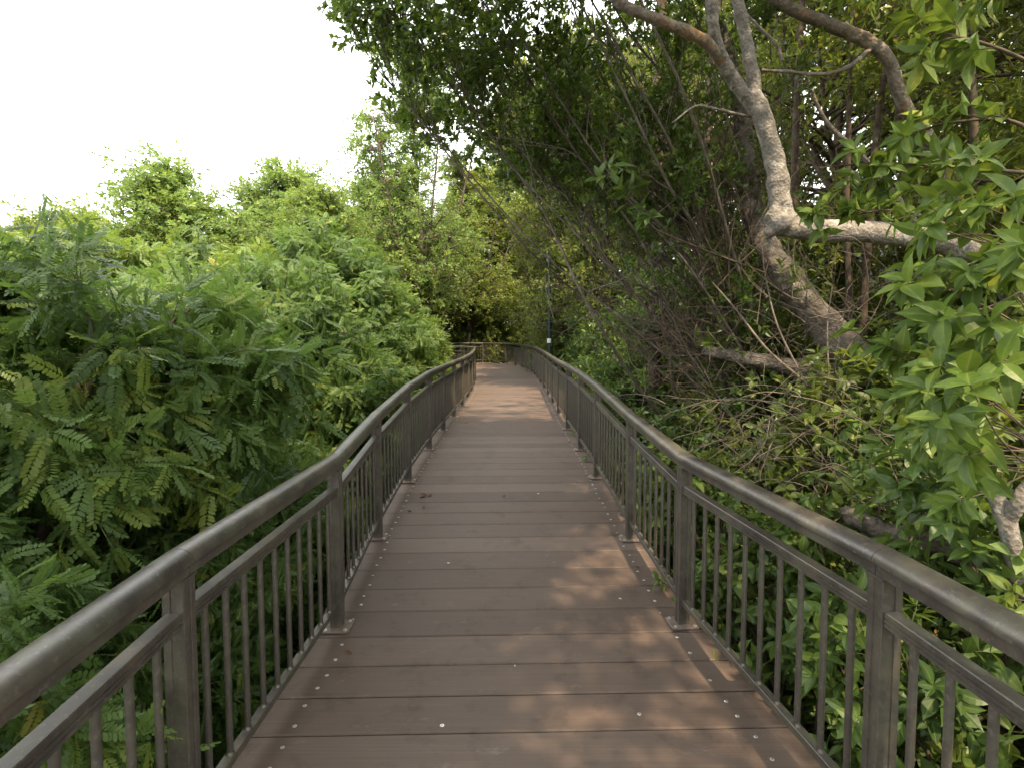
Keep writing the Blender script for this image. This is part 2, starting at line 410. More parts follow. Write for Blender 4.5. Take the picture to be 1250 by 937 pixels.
def crown(seed, stems, ells, boughs, tw, tw_len, nodes, tmpls, size, mats, ang=(50, 80), upb=.5, droop=.1, arch=.1, sag=.1, flat=1.0,
          br=.025, twr=.006, tip_extra=0, spread=.9, upt=.15, shell=.35, K=6, stem_sides=8, tspread=.22, t0=.15, tws=.35):
    """returns (trunk MB, crown MB). stems: [(pts,r0,r1)], ells: [(centre, radii, weight)]"""
    rng = np.random.default_rng(seed); tb = MB(); cb = MB(); samp = []
    for pts, r0, r1 in stems:
        p = smooth_line(pts, max(8, 5*len(pts))); n = len(p)
        p[1:-1] += rng.normal(size=(n-2, 3))*r0*.12
        rad = r0+(r1-r0)*np.linspace(0, 1, n)**.8; rad[0] *= 1.35; rad[1] *= 1.1
        V, Q = tubes(p, rad, stem_sides, .05, rng); tb.add(V, Q, 0, .5, True)
        k0 = int(n*.3); samp.append(np.c_[p[k0:], rad[k0:]])
    samp = np.concatenate(samp)
    E = []
    tw_sum = sum(e[2] for e in ells)
    for c, r, wgt in ells:
        n = max(2, round(boughs*wgt/tw_sum)); d = norm(rng.normal(size=(n, 3)))
        E.append(np.array(c)+d*np.array(r)*(rng.uniform(shell, 1, (n, 1))**.6))
    E = np.concatenate(E); n = len(E)
    dist = np.linalg.norm(E[:, None]-samp[None, :, :3], axis=-1)+1.2*np.maximum(0, samp[None, :, 2]-E[:, None, 2]+.3)
    dist *= rng.uniform(.75, 1.25, dist.shape); j = np.argmin(dist, 1); S0 = samp[j, :3]
    B = curves(rng, S0, E, 8, arch, .07)
    L = np.linalg.norm(E-S0, axis=-1)
    r0 = np.minimum(br*(.5+.5*L/np.median(L)), samp[j, 3]*.8)
    V, Q = tubes(B, r0[:, None]*np.linspace(1, .3, 8)[None]**.9, 5); tb.add(V, Q, 0, .5, True)
    # twigs
    tt = rng.uniform(tws, 1, (n, tw)); tt[:, 0] = 1
    x = tt*7; i = np.minimum(x.astype(int), 6); f = (x-i)[..., None]
    I = np.arange(n)[:, None]
    A = B[I, i]*(1-f)+B[I, i+1]*f; tan = norm(B[I, i+1]-B[I, i])
    d = norm(tan*.7+rng.normal(size=A.shape)*spread*.6+np.array([0, 0, upt])); d = norm(d*np.array([1, 1, flat]))
    ln = tw_len*rng.uniform(.5, 1.25, (n, tw, 1))*(1-.35*np.abs(tt[..., None]-.75))
    A = A.reshape(-1, 3); Bt = A+(d*ln).reshape(-1, 3)
    Tw = curves(rng, A, Bt, K, .06, .05, sag)
    V, Q = tubes(Tw, np.full(len(A), twr)[:, None]*np.linspace(1, .35, K)[None], 3); cb.add(V, Q, 1, .5, True)
    tl = np.repeat(rng.normal(.45, tspread, n), tw)+rng.normal(size=n*tw)*.08
    foliage(cb, rng, Tw, tl, tmpls, size, nodes, ang, upb, droop, t0, 0, tip_extra=tip_extra)
    return tb, cb

def plant(name, loc, tb, cb, bark, leafm, twigm, label, cat, group=None, rz=0, sc_=1, tn='trunk', cn='crown'):
    e = empty(name, loc, label, cat, group, rz); e.scale = sc_ if isinstance(sc_, tuple) else (sc_,)*3
    if tb is not None: tb.build(tn, bark, e)
    if cb is not None: cb.build(cn, [leafm, twigm], e)
    return e

def copy_thing(src, loc, rz, s, label, group=None, leafm=None):
    r = src.copy(); COL.objects.link(r); r.location = [float(x) for x in loc]; r.rotation_euler = (0, 0, rz)
    r.scale = s if isinstance(s, tuple) else (s,)*3
    r['label'] = label
    if group: r['group'] = group
    for ch in list(src.children):
        c = ch.copy(); COL.objects.link(c); c.parent = r
        if leafm is not None and ch.name.startswith(('crown', 'foliage')):
            c.material_slots[0].link = 'OBJECT'; c.material_slots[0].material = leafm
    return r

# ------------------------------------------------------------------ the ground
def path_x(y):   # centre line of the walk
    return np.interp(y, [-6, 0, 4, 8, 18, 22, 26, 29], [.2, .08, -.05, -.11, -.12, -.3, -.9, -3])
def deck_z(y):
    return np.interp(y, [-10, 2.9, 3.4, 4.5, 6.0, 7.4, 9, 10.7, 12.3, 14.8, 20, 25, 30, 60], [0, .02, .06, .175, .33, .435, .5, .55, .61, .72, .95, 1.12, 1.33, 1.4])
def gz(x, y):
    x = np.asarray(x, float); y = np.asarray(y, float)
    base = np.interp(y, [-40, 0, 30, 60, 200], [-1.6, -1.25, .2, 4.0, 12])
    dx = x-path_x(y)
    right = np.interp(dx, [0, 1.2, 2.6, 6, 14, 40, 150, 2000], [0, .1, .95, 2.6, 6, 16, 22, 20])*np.interp(y, [-60, -10, 40, 120, 400], [.2, 1, 1, .4, 0])
    left = np.interp(-dx, [0, 1.2, 4, 12, 30, 60, 400], [0, -.2, -1.1, -2.5, -4.5, -6, -6])
    n = .12*np.sin(x*1.7+y*.6)+.1*np.sin(y*2.1-x*.8)+.05*np.sin(x*4.1)*np.sin(y*3.3)
    return base+np.where(dx > 0, right, left)+n*np.clip(np.abs(dx)-.8, 0, 1)
ax = np.unique(np.concatenate([np.linspace(-900, -40, 30), np.linspace(-40, -8, 40), np.linspace(-8, 12, 90), np.linspace(12, 50, 40), np.linspace(50, 900, 30)]))
ay = np.unique(np.concatenate([np.linspace(-400, -15, 20), np.linspace(-15, 35, 150), np.linspace(35, 120, 40), np.linspace(120, 1200, 30)]))
X, Y = np.meshgrid(ax, ay, indexing='ij'); Z = gz(X, Y)
nx, ny = X.shape; i = np.arange(nx-1)[:, None]*ny+np.arange(ny-1)[None]
g = MB().add(np.stack([X, Y, Z], -1), np.stack([i, i+ny, i+ny+1, i+1], -1).reshape(-1, 4), 0, .5, True).build('ground', GROUND)
tag(g, 'dark soil and leaf litter slope under the trees', None, kind='structure')

# ------------------------------------------------------------------ the boardwalk
LP = np.array([(-1.00, -1.55), (-.96, .08), (-1.115, 1.74), (-1.10, 3.27), (-1.165, 4.55), (-1.18, 5.98), (-1.165, 7.42), (-1.15, 8.84), (-1.14, 10.4), (-1.125, 12.05),
               (-1.12, 13.6), (-1.14, 15.1), (-1.2, 16.7), (-1.29, 18.4), (-1.40, 20.1), (-1.9, 21.6), (-2.8, 23.0), (-4.1, 24.1), (-5.6, 24.8), (-7.2, 25.0)])
RP = np.array([(1.17, -1.55), (1.24, .08), (1.255, 1.75), (1.085, 3.31), (1.02, 4.52), (.985, 6.12), (.96, 7.4), (.95, 9.0), (.955, 10.8), (.965, 12.5),
               (.97, 14.15), (.965, 15.8), (.95, 17.6), (.92, 19.2), (.88, 20.8), (.82, 22.4), (.70, 24.0), (.5, 25.5), (.18, 27.0), (-.35, 28.5), (-1.6, 29.5), (-3.4, 29.7), (-5.2, 29.75), (-7, 29.8)])
def arc(p): return np.concatenate([[0], np.cumsum(np.linalg.norm(np.diff(p, axis=0), axis=1))])
def edge(P, side, off):
    T = norm(np.gradient(P, axis=0)); return P+off*np.c_[T[:, 1], -T[:, 0]]*side
LE = edge(LP, -1, .13); RE = edge(RP, 1, .13)
# pair the two edges: by y on the straight part, by arc in the turn
def at_y(P, y):
    return np.array([np.interp(y, P[:, 1], P[:, 0]), y])
path = tag(empty('path', (0, 0, 0)), 'brown composite plank boardwalk climbing away and curving left', None, kind='structure')
rng = np.random.default_rng(5)
PW, GAP = .272, .011
planks = MB(); st = -1.6
edges = []
y = -1.7
while y < 20.0:
    yaw = .03 if y < 8 else .0
    edges.append((at_y(LE, y-yaw*1.1), at_y(RE, y+yaw*1.1))); y += PW
Lr = np.vstack([edges[-1][0], LE[LE[:, 1] > edges[-1][0][1]+.1]]); Rr = np.vstack([edges[-1][1], RE[RE[:, 1] > edges[-1][1][1]+.3]])
n2 = int(arc(Rr)[-1]/PW)
for t in np.linspace(0, 1, n2)[1:]:
    a, b = arc(Lr), arc(Rr)
    edges.append(tuple(np.array([np.interp(t*s[-1], s, P[:, 0]), np.interp(t*s[-1], s, P[:, 1])]) for P, s in ((Lr, a), (Rr, b))))
def dz2(p): return float(deck_z(p[1]))
plank_rows = []
for (a0, b0), (a1, b1) in zip(edges[:-1], edges[1:]):
    dl = (a1-a0); dr = (b1-b0); gl = dl/np.linalg.norm(dl)*GAP/2; gr = dr/np.linalg.norm(dr)*GAP/2
    ja, jb = rng.normal()*.004, rng.normal()*.004
    w_ = (b0-a0)/np.linalg.norm(b0-a0)
    c = [a0+gl+w_*ja, b0+gr+w_*jb, b1-gr+w_*jb, a1-gl+w_*ja]
    zs = [dz2(q) for q in (a0, b0, b1, a1)]; lift = rng.normal()*.0006
    bev = .007
    cen = sum(c)/4
    fwd = dl/np.linalg.norm(dl)
    top = [np.array([*(q+fwd*(bev if k < 2 else -bev)), z+lift]) for k, (q, z) in enumerate(zip(c, zs))]
    mid = [np.array([*q, z+lift-bev]) for q, z in zip(c, zs)]
    bot = [np.array([*q, z-.03]) for q, z in zip(c, zs)]
    V = np.array(top+mid+bot)
    Q = [[0, 1, 2, 3]]+[[k+4, (k+1) % 4+4, (k+1) % 4, k] for k in range(4)]+[[k+8, (k+1) % 4+8, (k+1) % 4+4, k+4] for k in range(4)]
    planks.add(V, Q, 0, float(np.clip(rng.normal(.5, .3), 0, 1)))
    plank_rows.append((a0, b0, a1, b1))
planks.build('plank_surface', DECK, path)
# steel bearers below
sb = MB()
for P in (LE, RE):
    for k in range(len(P)-1):
        a = np.array([*P[k], dz2(P[k])-.14]); b = np.array([*P[k+1], dz2(P[k+1])-.14])
        T = norm(b-a)[:2]; nrm = np.array([T[1], -T[0]])*(.05 if P is LE else -.05)
        V = []
        for q in (a, b):
            for ox, oz in ((0, .105), (1, .105), (1, -.1), (0, -.1)): V.append([q[0]+nrm[0]*ox*(1)-(nrm[0]*-0.4), q[1]+nrm[1]*ox, q[2]+oz])
        sb.add(V, [[0, 1, 5, 4], [1, 2, 6, 5], [2, 3, 7, 6], [3, 0, 4, 7]])
sb.build('edge_beam', UNDER, path)
jb = MB()
for yy in np.arange(-1, 24, .6):
    xc = float(path_x(yy)); jb.add(*box(xc, yy, float(deck_z(yy))-.10, 2.0, .06, .12))
jb.build('joist', UNDER, path)
for yy in (1.0, 5.5, 10.2, 15.0, 20.0):
    for sx in (-.85, .85):
        xx = float(path_x(yy))+sx; g0 = float(gz(xx, yy))-.4; z1 = float(deck_z(yy))-.16
        MB().add(*cyl(.06, .06, g0, z1, 14, (xx, yy)), smooth=True).build('column', UNDER, path)

# screws: two on each side of each plank, the nearest ones each on their own
scr = MB(); a_ = np.arange(10)*2*np.pi/10
scr.add(np.vstack([np.c_[.0085*np.cos(a_), .0085*np.sin(a_), 0*a_], np.c_[.0068*np.cos(a_), .0068*np.sin(a_), 0*a_+.0018]]),
        [[k, (k+1) % 10, 10+(k+1) % 10, 10+k] for k in range(10)])
scr.add(np.vstack([np.c_[.0068*np.cos(a_), .0068*np.sin(a_), 0*a_+.0018]]), [list(range(10))])
scr.add(*box(0, 0, .0019, .008, .0016, .0006), mat=1)
scrm = scr.mesh('screw', [STEEL, SEAM])
rng = np.random.default_rng(8)
pts = []
for a0, b0, a1, b1 in plank_rows:
    if a0[1] < 1.5 or a0[1] > 20: continue
    for t in (.26, .74):
        for s, (p, q) in ((0, (a0, a1)), (1, (b0, b1))):
            m = p+(q-p)*t; dirx = 1 if s == 0 else -1
            pts.append((m[0]+dirx*(.215+rng.normal()*.006), m[1]+rng.normal()*.008))
for (px, py) in ((-.33, 2.42), (.62, 2.5), (.02, 2.9), (.75, 3.6), (-.5, 4.1), (.28, 5.6)): pts.append((px, py))
pts.sort(key=lambda p: p[1])
for k, (px, py) in enumerate(pts[:96]):
    o = bpy.data.objects.new('screw', scrm); COL.objects.link(o); o.parent = path
    o.location = (px, py, float(deck_z(py))+.0006); o.scale = (1.3, 1.3, 1); sl_ = (float(deck_z(py+.05))-float(deck_z(py-.05)))/.1
    o.rotation_euler = (math.atan(sl_), 0, rng.uniform(0, 3))
far = MB()
for px, py in pts[96:]:
    far.add(*cyl(.0085, .007, float(deck_z(py))+.0008, float(deck_z(py))+.003, 8, (px, py)))
    far.add(np.c_[px+.007*np.cos(a_), py+.007*np.sin(a_), 0*a_+float(deck_z(py))+.003], [list(range(10))])
o = far.build('screw_row', STEEL, path); o['kind'] = 'stuff'

# ------------------------------------------------------------------ railings
HR = 1.10
def hand_profile():
    a = np.linspace(0, np.pi, 15)
    p = [(-.036, -.088), (-.036, -.052), (-.0535, -.044)]
    p += [(-.0535*math.cos(x), -.042+.044*math.sin(x)) for x in a]
    p += [(.0535, -.044), (.036, -.052), (.036, -.088)]
    return np.array(p)
def mid_profile():
    s = [(-.026, -.05), (-.026, -.041), (-.021, -.039), (-.021, -.035), (-.026, -.033), (-.026, -.026), (-.021, -.024), (-.021, -.020), (-.026, -.018), (-.026, -.003), (-.023, 0)]
    return np.array(s+[(-x, y) for x, y in reversed(s)])
def low_profile():
    return np.array([(-.02, -.032), (-.02, -.002), (-.018, 0), (.018, 0), (.02, -.002), (.02, -.032)])
def sweep(P0, P1, n0, n1, prof, z0, z1, gap=.001):
    d = (P1-P0)/np.linalg.norm(P1-P0); P0 = P0+d*gap; P1 = P1-d*gap; m = len(prof); V = []
    for P, nn, z in ((P0, n0, z0), (P1, n1, z1)):
        for u, v in prof: V.append([P[0]+nn[0]*u, P[1]+nn[1]*u, z+v])
    Q = [[k, (k+1) % m, m+(k+1) % m, m+k] for k in range(m)]
    return V, Q, [list(range(m))], [list(range(m, 2*m))[::-1]]

def post_mesh():
    """square hollow post with a shallow slot down each face, a cap plate under the rail"""
    h = .036; s = [(-h+.003, -h), (-.010, -h), (-.008, -h+.005), (.008, -h+.005), (.010, -h), (h-.003, -h), (h, -h+.003)]
    prof = []
    for k in range(4):
        c, sn = [(1, 0), (0, 1), (-1, 0), (0, -1)][k]
        prof += [(x*c-y*sn, x*sn+y*c) for x, y in s]
    m = len(prof); V = [[x, y, .01] for x, y in prof]+[[x, y, HR-.089] for x, y in prof]
    mb = MB().add(V, [[k, (k+1) % m, m+(k+1) % m, m+k] for k in range(m)])
    mb.add(*box(0, 0, HR-.0935, .082, .082, .008))
    return mb
def plate_mesh():
    c = .012; w, d = .088, .078
    pr = [(-w+c, -d), (w-c, -d), (w, -d+c), (w, d-c), (w-c, d), (-w+c, d), (-w, d-c), (-w, -d+c)]
    V = [[x, y, .0005] for x, y in pr]+[[x, y, .009] for x, y in pr]+[[x*.97, y*.97, .011] for x, y in pr]
    mb = MB().add(V, [[k, (k+1) % 8, 8+(k+1) % 8, 8+k] for k in range(8)]+[[8+k, 8+(k+1) % 8, 16+(k+1) % 8, 16+k] for k in range(8)]).add(V, [list(range(16, 24))])
    return mb
PM = post_mesh().mesh('post', [METAL]); PLM = plate_mesh().mesh('base_plate', [PLATE])
bm_ = MB(); a6 = np.arange(6)*np.pi/3
bm_.add(*cyl(.0135, .0135, .011, .013, 16)); bm_.add(np.c_[.0135*np.cos(np.arange(16)*np.pi/8), .0135*np.sin(np.arange(16)*np.pi/8), np.full(16, .013)], [list(range(16))])
bm_.add(*cyl(.009, .0085, .013, .019, 6)); bm_.add(np.c_[.0085*np.cos(a6), .0085*np.sin(a6), np.full(6, .019)], [list(range(6))])
BOLT = bm_.mesh('bolt', [STEEL])
def link(name, me, parent, loc=(0, 0, 0), rot=(0, 0, 0)):
    o = bpy.data.objects.new(name, me); COL.objects.link(o); o.parent = parent; o.location = loc; o.rotation_euler = rot; return o
bal = MB(); bal.add(*cyl(.0125, .0125, 0, 1, 12), smooth=True); 
def baluster_mesh(h):
    mb = MB(); mb.add(*cyl(.0125, .0125, 0.0, h, 12), smooth=True); mb.add(*cyl(.018, .0135, -.001, .012, 12), smooth=True); return mb.mesh('baluster', [METAL])
BH = .90-.05-.17
BALM = baluster_mesh(BH)
BALF = MB().add(*cyl(.0125, .0125, 0, BH, 6), smooth=True)
def railing(P, side, label):
    e = empty('railing', (0, 0, 0), label, 'railing')
    T = norm(np.diff(P, axis=0)); nT = np.array([T[0]]+[norm(T[k-1]+T[k]) for k in range(1, len(T))]+[T[-1]])
    Nn = np.c_[nT[:, 1], -nT[:, 0]]
    for k in range(1, len(T)): Nn[k] /= max(.7, float(nT[k]@T[k]))
    zz = [dz2(p) for p in P]
    hp, mp, lp = hand_profile(), mid_profile(), low_profile()
    bpos = []
    for k in range(len(P)):
        po = link('post', PM, e, (float(P[k][0]), float(P[k][1]), zz[k]), (0, 0, math.atan2(-nT[k][0], nT[k][1])))
        if P[k][1] > .5:
            pl = link('base_plate', PLM, po)
            if P[k][1] < 11:
                for sx in (-1, 1):
                    for sy in (-1, 1): 
                        b = link('bolt', BOLT, po, (sx*.062, sy*.055, 0), (0, 0, sx*sy+.3*k))
    for k in range(len(P)-1):
        for nm, pr, h, gp in (('handrail', hp, HR, .0014), ('middle_rail', mp, .90, .034), ('bottom_rail', lp, .17, .034)):
            V, Q, c0, c1 = sweep(P[k], P[k+1], Nn[k], Nn[k+1], pr, zz[k]+h, zz[k+1]+h, gp)
            mb = MB(); mb.add(V, Q, 0, .5, nm == 'handrail'); mb.add(V, c0); mb.add(V, c1)
            o = mb.build(nm, METAL, e)
            if nm == 'handrail':
                md = o.modifiers.new('es', 'EDGE_SPLIT'); md.split_angle = R(35)
                if k > 0:   # dark joint sleeve showing in the gap between two lengths
                    pass
        L = float(np.linalg.norm(P[k+1]-P[k])); nb = max(5, round(L/.141))
        for j in range(1, nb):
            t = j/nb; q = P[k]*(1-t)+P[k+1]*t; bpos.append((float(q[0]), float(q[1]), zz[k]*(1-t)+zz[k+1]*t+.17))
        # inner joint sleeve
    vis = [b for b in bpos if b[1] > .5]; vis.sort(key=lambda b: b[1])
    for b in vis[:100]: link('baluster', BALM, e, b, (0, 0, 0))
    rest = MB()
    for b in vis[100:]+[q for q in bpos if q[1] <= .5]: rest.add(*[(lambda V, Q: (np.array(V)+b, Q))(*cyl(.0125, .0125, 0, BH, 6))][0], smooth=True)
    o = rest.build('baluster_run', METAL, e); o['kind'] = 'stuff'
    for k in range(1, len(P)-1):
        if .5 < P[k][1] < 12:
            V, Q, c0, c1 = sweep(P[k]-T[k]*.004, P[k]+T[k]*.004, Nn[k], Nn[k], hp*[.965, .985]-[0, .0008], zz[k]+HR, zz[k]+HR, 0)
            MB().add(V, Q, 0, .5, True).build('joint_sleeve', SEAM, e)
    return e
railing(LP, -1, 'dark bronze metal railing along the left edge of the boardwalk')
railing(RP, 1, 'dark bronze metal railing along the right edge of the boardwalk, curving across its far end')

# ------------------------------------------------------------------ lamp post
lx, ly = 1.40, 20.0; lz = float(gz(lx, ly))
e = empty('street_lamp', (lx, ly, lz), 'slim dark green lamp post with a small white sticker behind the right railing', 'lamp')
h = 5.5-lz
mb = MB(); mb.add(*cyl(.095, .078, 0, 3.9-lz, 16), smooth=True); mb.build('pole_base', LAMP_G, e)
V, Q = cyl(.058, .042, 3.9-lz, h-.35, 16); V = np.array(V); V[:, 0] -= (V[:, 2]-(3.9-lz))*.02
mb = MB(); mb.add(V, Q, smooth=True); mb.add(*cyl(.079, .058, 3.9-lz, 3.95-lz, 16), smooth=True); mb.build('pole', LAMP_G, e)
mb = MB(); mb.add(*cyl(.0875, .0875, 2.2-lz, 2.36-lz, 16), smooth=True)
V = np.array(mb.c[0][0]); mb = MB(); Vc, Qc = cyl(.0885, .0885, 2.19-lz, 2.35-lz, 16); mb.add(Vc, [q for q in Qc if (8 <= q[0] <= 13)], smooth=True); mb.build('sticker', WHITE, e)
ox = -(h-.35-(3.9-lz))*.02
hd = MB(); hd.add(*cyl(.04, .10, h-.35, h-.26, 16, (ox, 0)), smooth=True); hd.add(*cyl(.10, .11, h-.26, h-.05, 16, (ox, 0)), smooth=True); hd.build('lamp_globe', plain('frosted_globe', (.17, .19, .16), .5), e)
hd = MB(); hd.add(*cyl(.15, .04, h-.05, h+.06, 16, (ox, 0)), smooth=True); hd.add(*cyl(.15, .11, h-.051, h-.052, 16, (ox, 0))); hd.build('lamp_cap', LAMP_G, e)

# ------------------------------------------------------------------ left: feathery-leaved trees
FR = [T_frond(10, 1, ll=.235), T_frond(11, 2, droop=.4, ll=.22), T_frond(9, 3, droop=.1, ll=.24)]
def feather_tree(seed, ells, hgt, boughs=85, tw=11, nodes=11):
    rng = np.random.default_rng(seed)
    stems = []
    for k in range(4):
        a = k*1.57+rng.uniform(-.4, .4); r = rng.uniform(.5, 1.1)
        stems.append(([(0.08*math.cos(a), .08*math.sin(a), -.2), (.25*math.cos(a), .25*math.sin(a), hgt*.25), (r*.7*math.cos(a), r*.7*math.sin(a), hgt*.5), (r*math.cos(a+.4), r*math.sin(a+.4), hgt*.8)], .05, .018))
    return crown(seed, stems, ells, boughs, tw, .46, nodes, FR, .195, None, ang=(35, 80), upb=.6, droop=.3, arch=.12, sag=.18, br=.02, twr=.0045, tip_extra=2, t0=.2, upt=.05, shell=.45, flat=.55)
GF = 'feathery-leaved trees along the left of the boardwalk'
tbA, cbA = feather_tree(11, [((0, 0, 2.4), (1.7, 1.7, 2.0), 5), ((.7, -.8, 1.5), (1.1, 1.1, 1.2), 2), ((-.8, .6, 3.6), (1.1, 1.1, 1.0), 2), ((.6, .9, 3.3), (1.0, 1.0, .8), 1.5)], 4.3, 165)
tbB, cbB = feather_tree(12, [((0, 0, 2.7), (1.9, 1.9, 2.1), 5), ((1.0, .6, 1.6), (1.1, 1.1, 1.2), 2), ((-.9, -.6, 3.9), (1.0, 1.0, 1.0), 2), ((.5, -.4, 4.2), (1.1, 1.1, .6), 1.2)], 4.8, 185)
tbC, cbC = feather_tree(13, [((0, 0, 3.0), (1.6, 1.6, 2.4), 5), ((.9, -.2, 2.2), (1.0, 1.0, 1.2), 2), ((-.3, .6, 5.0), (.9, .9, 1.0), 1.6)], 5.4, 165)
def base(x, y): return (x, y, float(gz(x, y)))
fa = plant('feathery_tree', base(-3.15, 2.9), tbA, cbA, BARK_D, FEATHER, TWIG_G, 'feathery dark green tree nearest the camera, filling the lower left behind the railing', 'tree', GF)
fb = plant('feathery_tree', base(-6.3, 5.9), tbB, cbB, BARK_D, FEATHER, TWIG_G, 'feathery tree at the left edge whose top sprays stand against the white sky', 'tree', GF)
fc = plant('feathery_tree', base(-3.4, 6.1), tbC, cbC, BARK_D, FEATHER, TWIG_G, 'feathery dark green tree beside the steepest stretch of the left railing', 'tree', GF, sc_=.8)
for src, x, y, rz, s, lb, lm in [
    (fa, -2.25, 2.1, 2.2, .44, 'little feathery shrub right behind the nearest left post', None),
    (fc, -2.15, 3.4, 4.4, .40, 'little feathery shrub behind the balusters between the nearest two left posts', None),
    (fa, -2.75, 1.5, 5.3, .72, 'feathery shrub filling the corner below the nearest stretch of left handrail', None),
    (fb, -3.9, 1.9, .9, .8, 'feathery shrub at the left edge just above the handrail', None),
    (fb, -2.8, 0.6, 2.0, .5, 'low feathery shrub at the bottom left corner under the handrail', None),
    (fa, -5.6, 3.2, 1.2, 1.0, 'feathery tree at the left edge halfway up, in front of the tall sprays', None),
    (fa, -3.1, 4.6, 3.6, .72, 'low feathery tree pressed against the left railing near the second post', None),
    (fb, -4.6, 8.6, 2.4, 1.08, 'feathery mid green tree left of the path in the middle distance with a rounded top', None),
    (fc, -7.9, 9.2, 4.0, (1.3, 1.3, 1.1), 'feathery tree far left in the second row', FEATHER_B),
    (fa, -3.35, 8.4, 5.1, .84, 'low dark feathery tree touching the left railing where it starts to level', None),
    (fc, -3.5, 11.4, .7, (1.1, 1.1, 1.0), 'narrow feathery tree left of the straight stretch of the railing', None),
    (fb, -6.2, 12.6, 5.5, (1.3, 1.3, 1.3), 'broad feathery tree behind the second row on the left', FEATHER_B),
    (fb, -3.6, 14.6, 3.3, .85, 'feathery bright green tree just left of the kink in the far railing', FEATHER_B),
    (fa, -10.2, 12.2, .4, 1.3, 'wide pale feathery tree against the sky behind the left edge sprays', FEATHER_B),
    (fc, -3.4, 17.8, 1.9, .9, 'small feathery tree left of the far bend of the boardwalk', FEATHER_B),
    (fa, -8.6, 6.4, 2.9, 1.1, 'feathery tree mostly hidden behind the leftmost sprays', None)]:
    copy_thing(src, base(x, y), rz, s, lb, GF, lm)

# ------------------------------------------------------------------ far light green trees
QL = [T_quad(.24), T_quad(.3)]
FL = [T_fold(.19, .08, .12), T_fold(.23, .05, .2)]
def tall_tree(seed, hgt, ells, boughs, tw=10, nodes=7, size=.13, r0=.14, tm=QL, lean=.3, **kw):
    rng = np.random.default_rng(seed)
    st = [([(0, 0, -.4), (rng.normal()*.1, rng.normal()*.1, hgt*.3), (rng.normal()*lean, rng.normal()*lean, hgt*.6), (rng.normal()*lean, rng.normal()*lean, hgt*.95)], r0, .03)]
    for k in range(3):
        a = rng.uniform(0, 6.28); st.append(([np.array([0, 0, hgt*.3])+0, (math.cos(a)*hgt*.1, math.sin(a)*hgt*.1, hgt*.5), (math.cos(a)*hgt*.17, math.sin(a)*hgt*.17, hgt*.75)], r0*.5, .02))
    args = dict(ang=(35, 85), upb=.35, droop=.12, arch=.1, sag=.15, br=.035, twr=.009, tip_extra=3, spread=1.0)
    args.update(kw)
    return crown(seed, st, ells, boughs, tw, .8, nodes, tm, size, None, **args)
GT = 'light green trees rising behind the feathery ones'
t1 = tall_tree(31, 10, [((0, 0, 5.2), (2.8, 2.8, 2.6), 6), ((.6, 0, 8.0), (2.0, 2.0, 1.6), 4), ((-1.0, .8, 7.0), (1.6, 1.6, 1.5), 2), ((.3, -.3, 9.6), (1.0, 1.0, .9), 1.5)], 240, 13, 13, .135)
t2 = tall_tree(32, 13, [((0, 0, 6.0), (2.4, 2.4, 3), 5), ((-.9, 0, 9.5), (1.6, 1.6, 1.9), 3), ((.5, .3, 12), (1.3, 1.3, 1.6), 2.2), ((-.5, 0, 13.3), (.9, .9, .9), 1)], 200, 12, 12, .12, spread=1.1)
ta = plant('light_green_tree', base(-14.0, 21.5), *t1, BARK_D, AIRY, TWIG, 'yellowish green round topped tree, the highest crown at the left', 'tree', GT, sc_=(1.5, 1.5, 1.14))
tb2 = plant('tall_airy_tree', base(-4.6, 26.5), *t2, BARK_D, AIRY, TWIG, 'tallest thin airy tree against the sky beside the dark overhanging branches', 'tree', GT, sc_=(1.35, 1.35, 1.3))
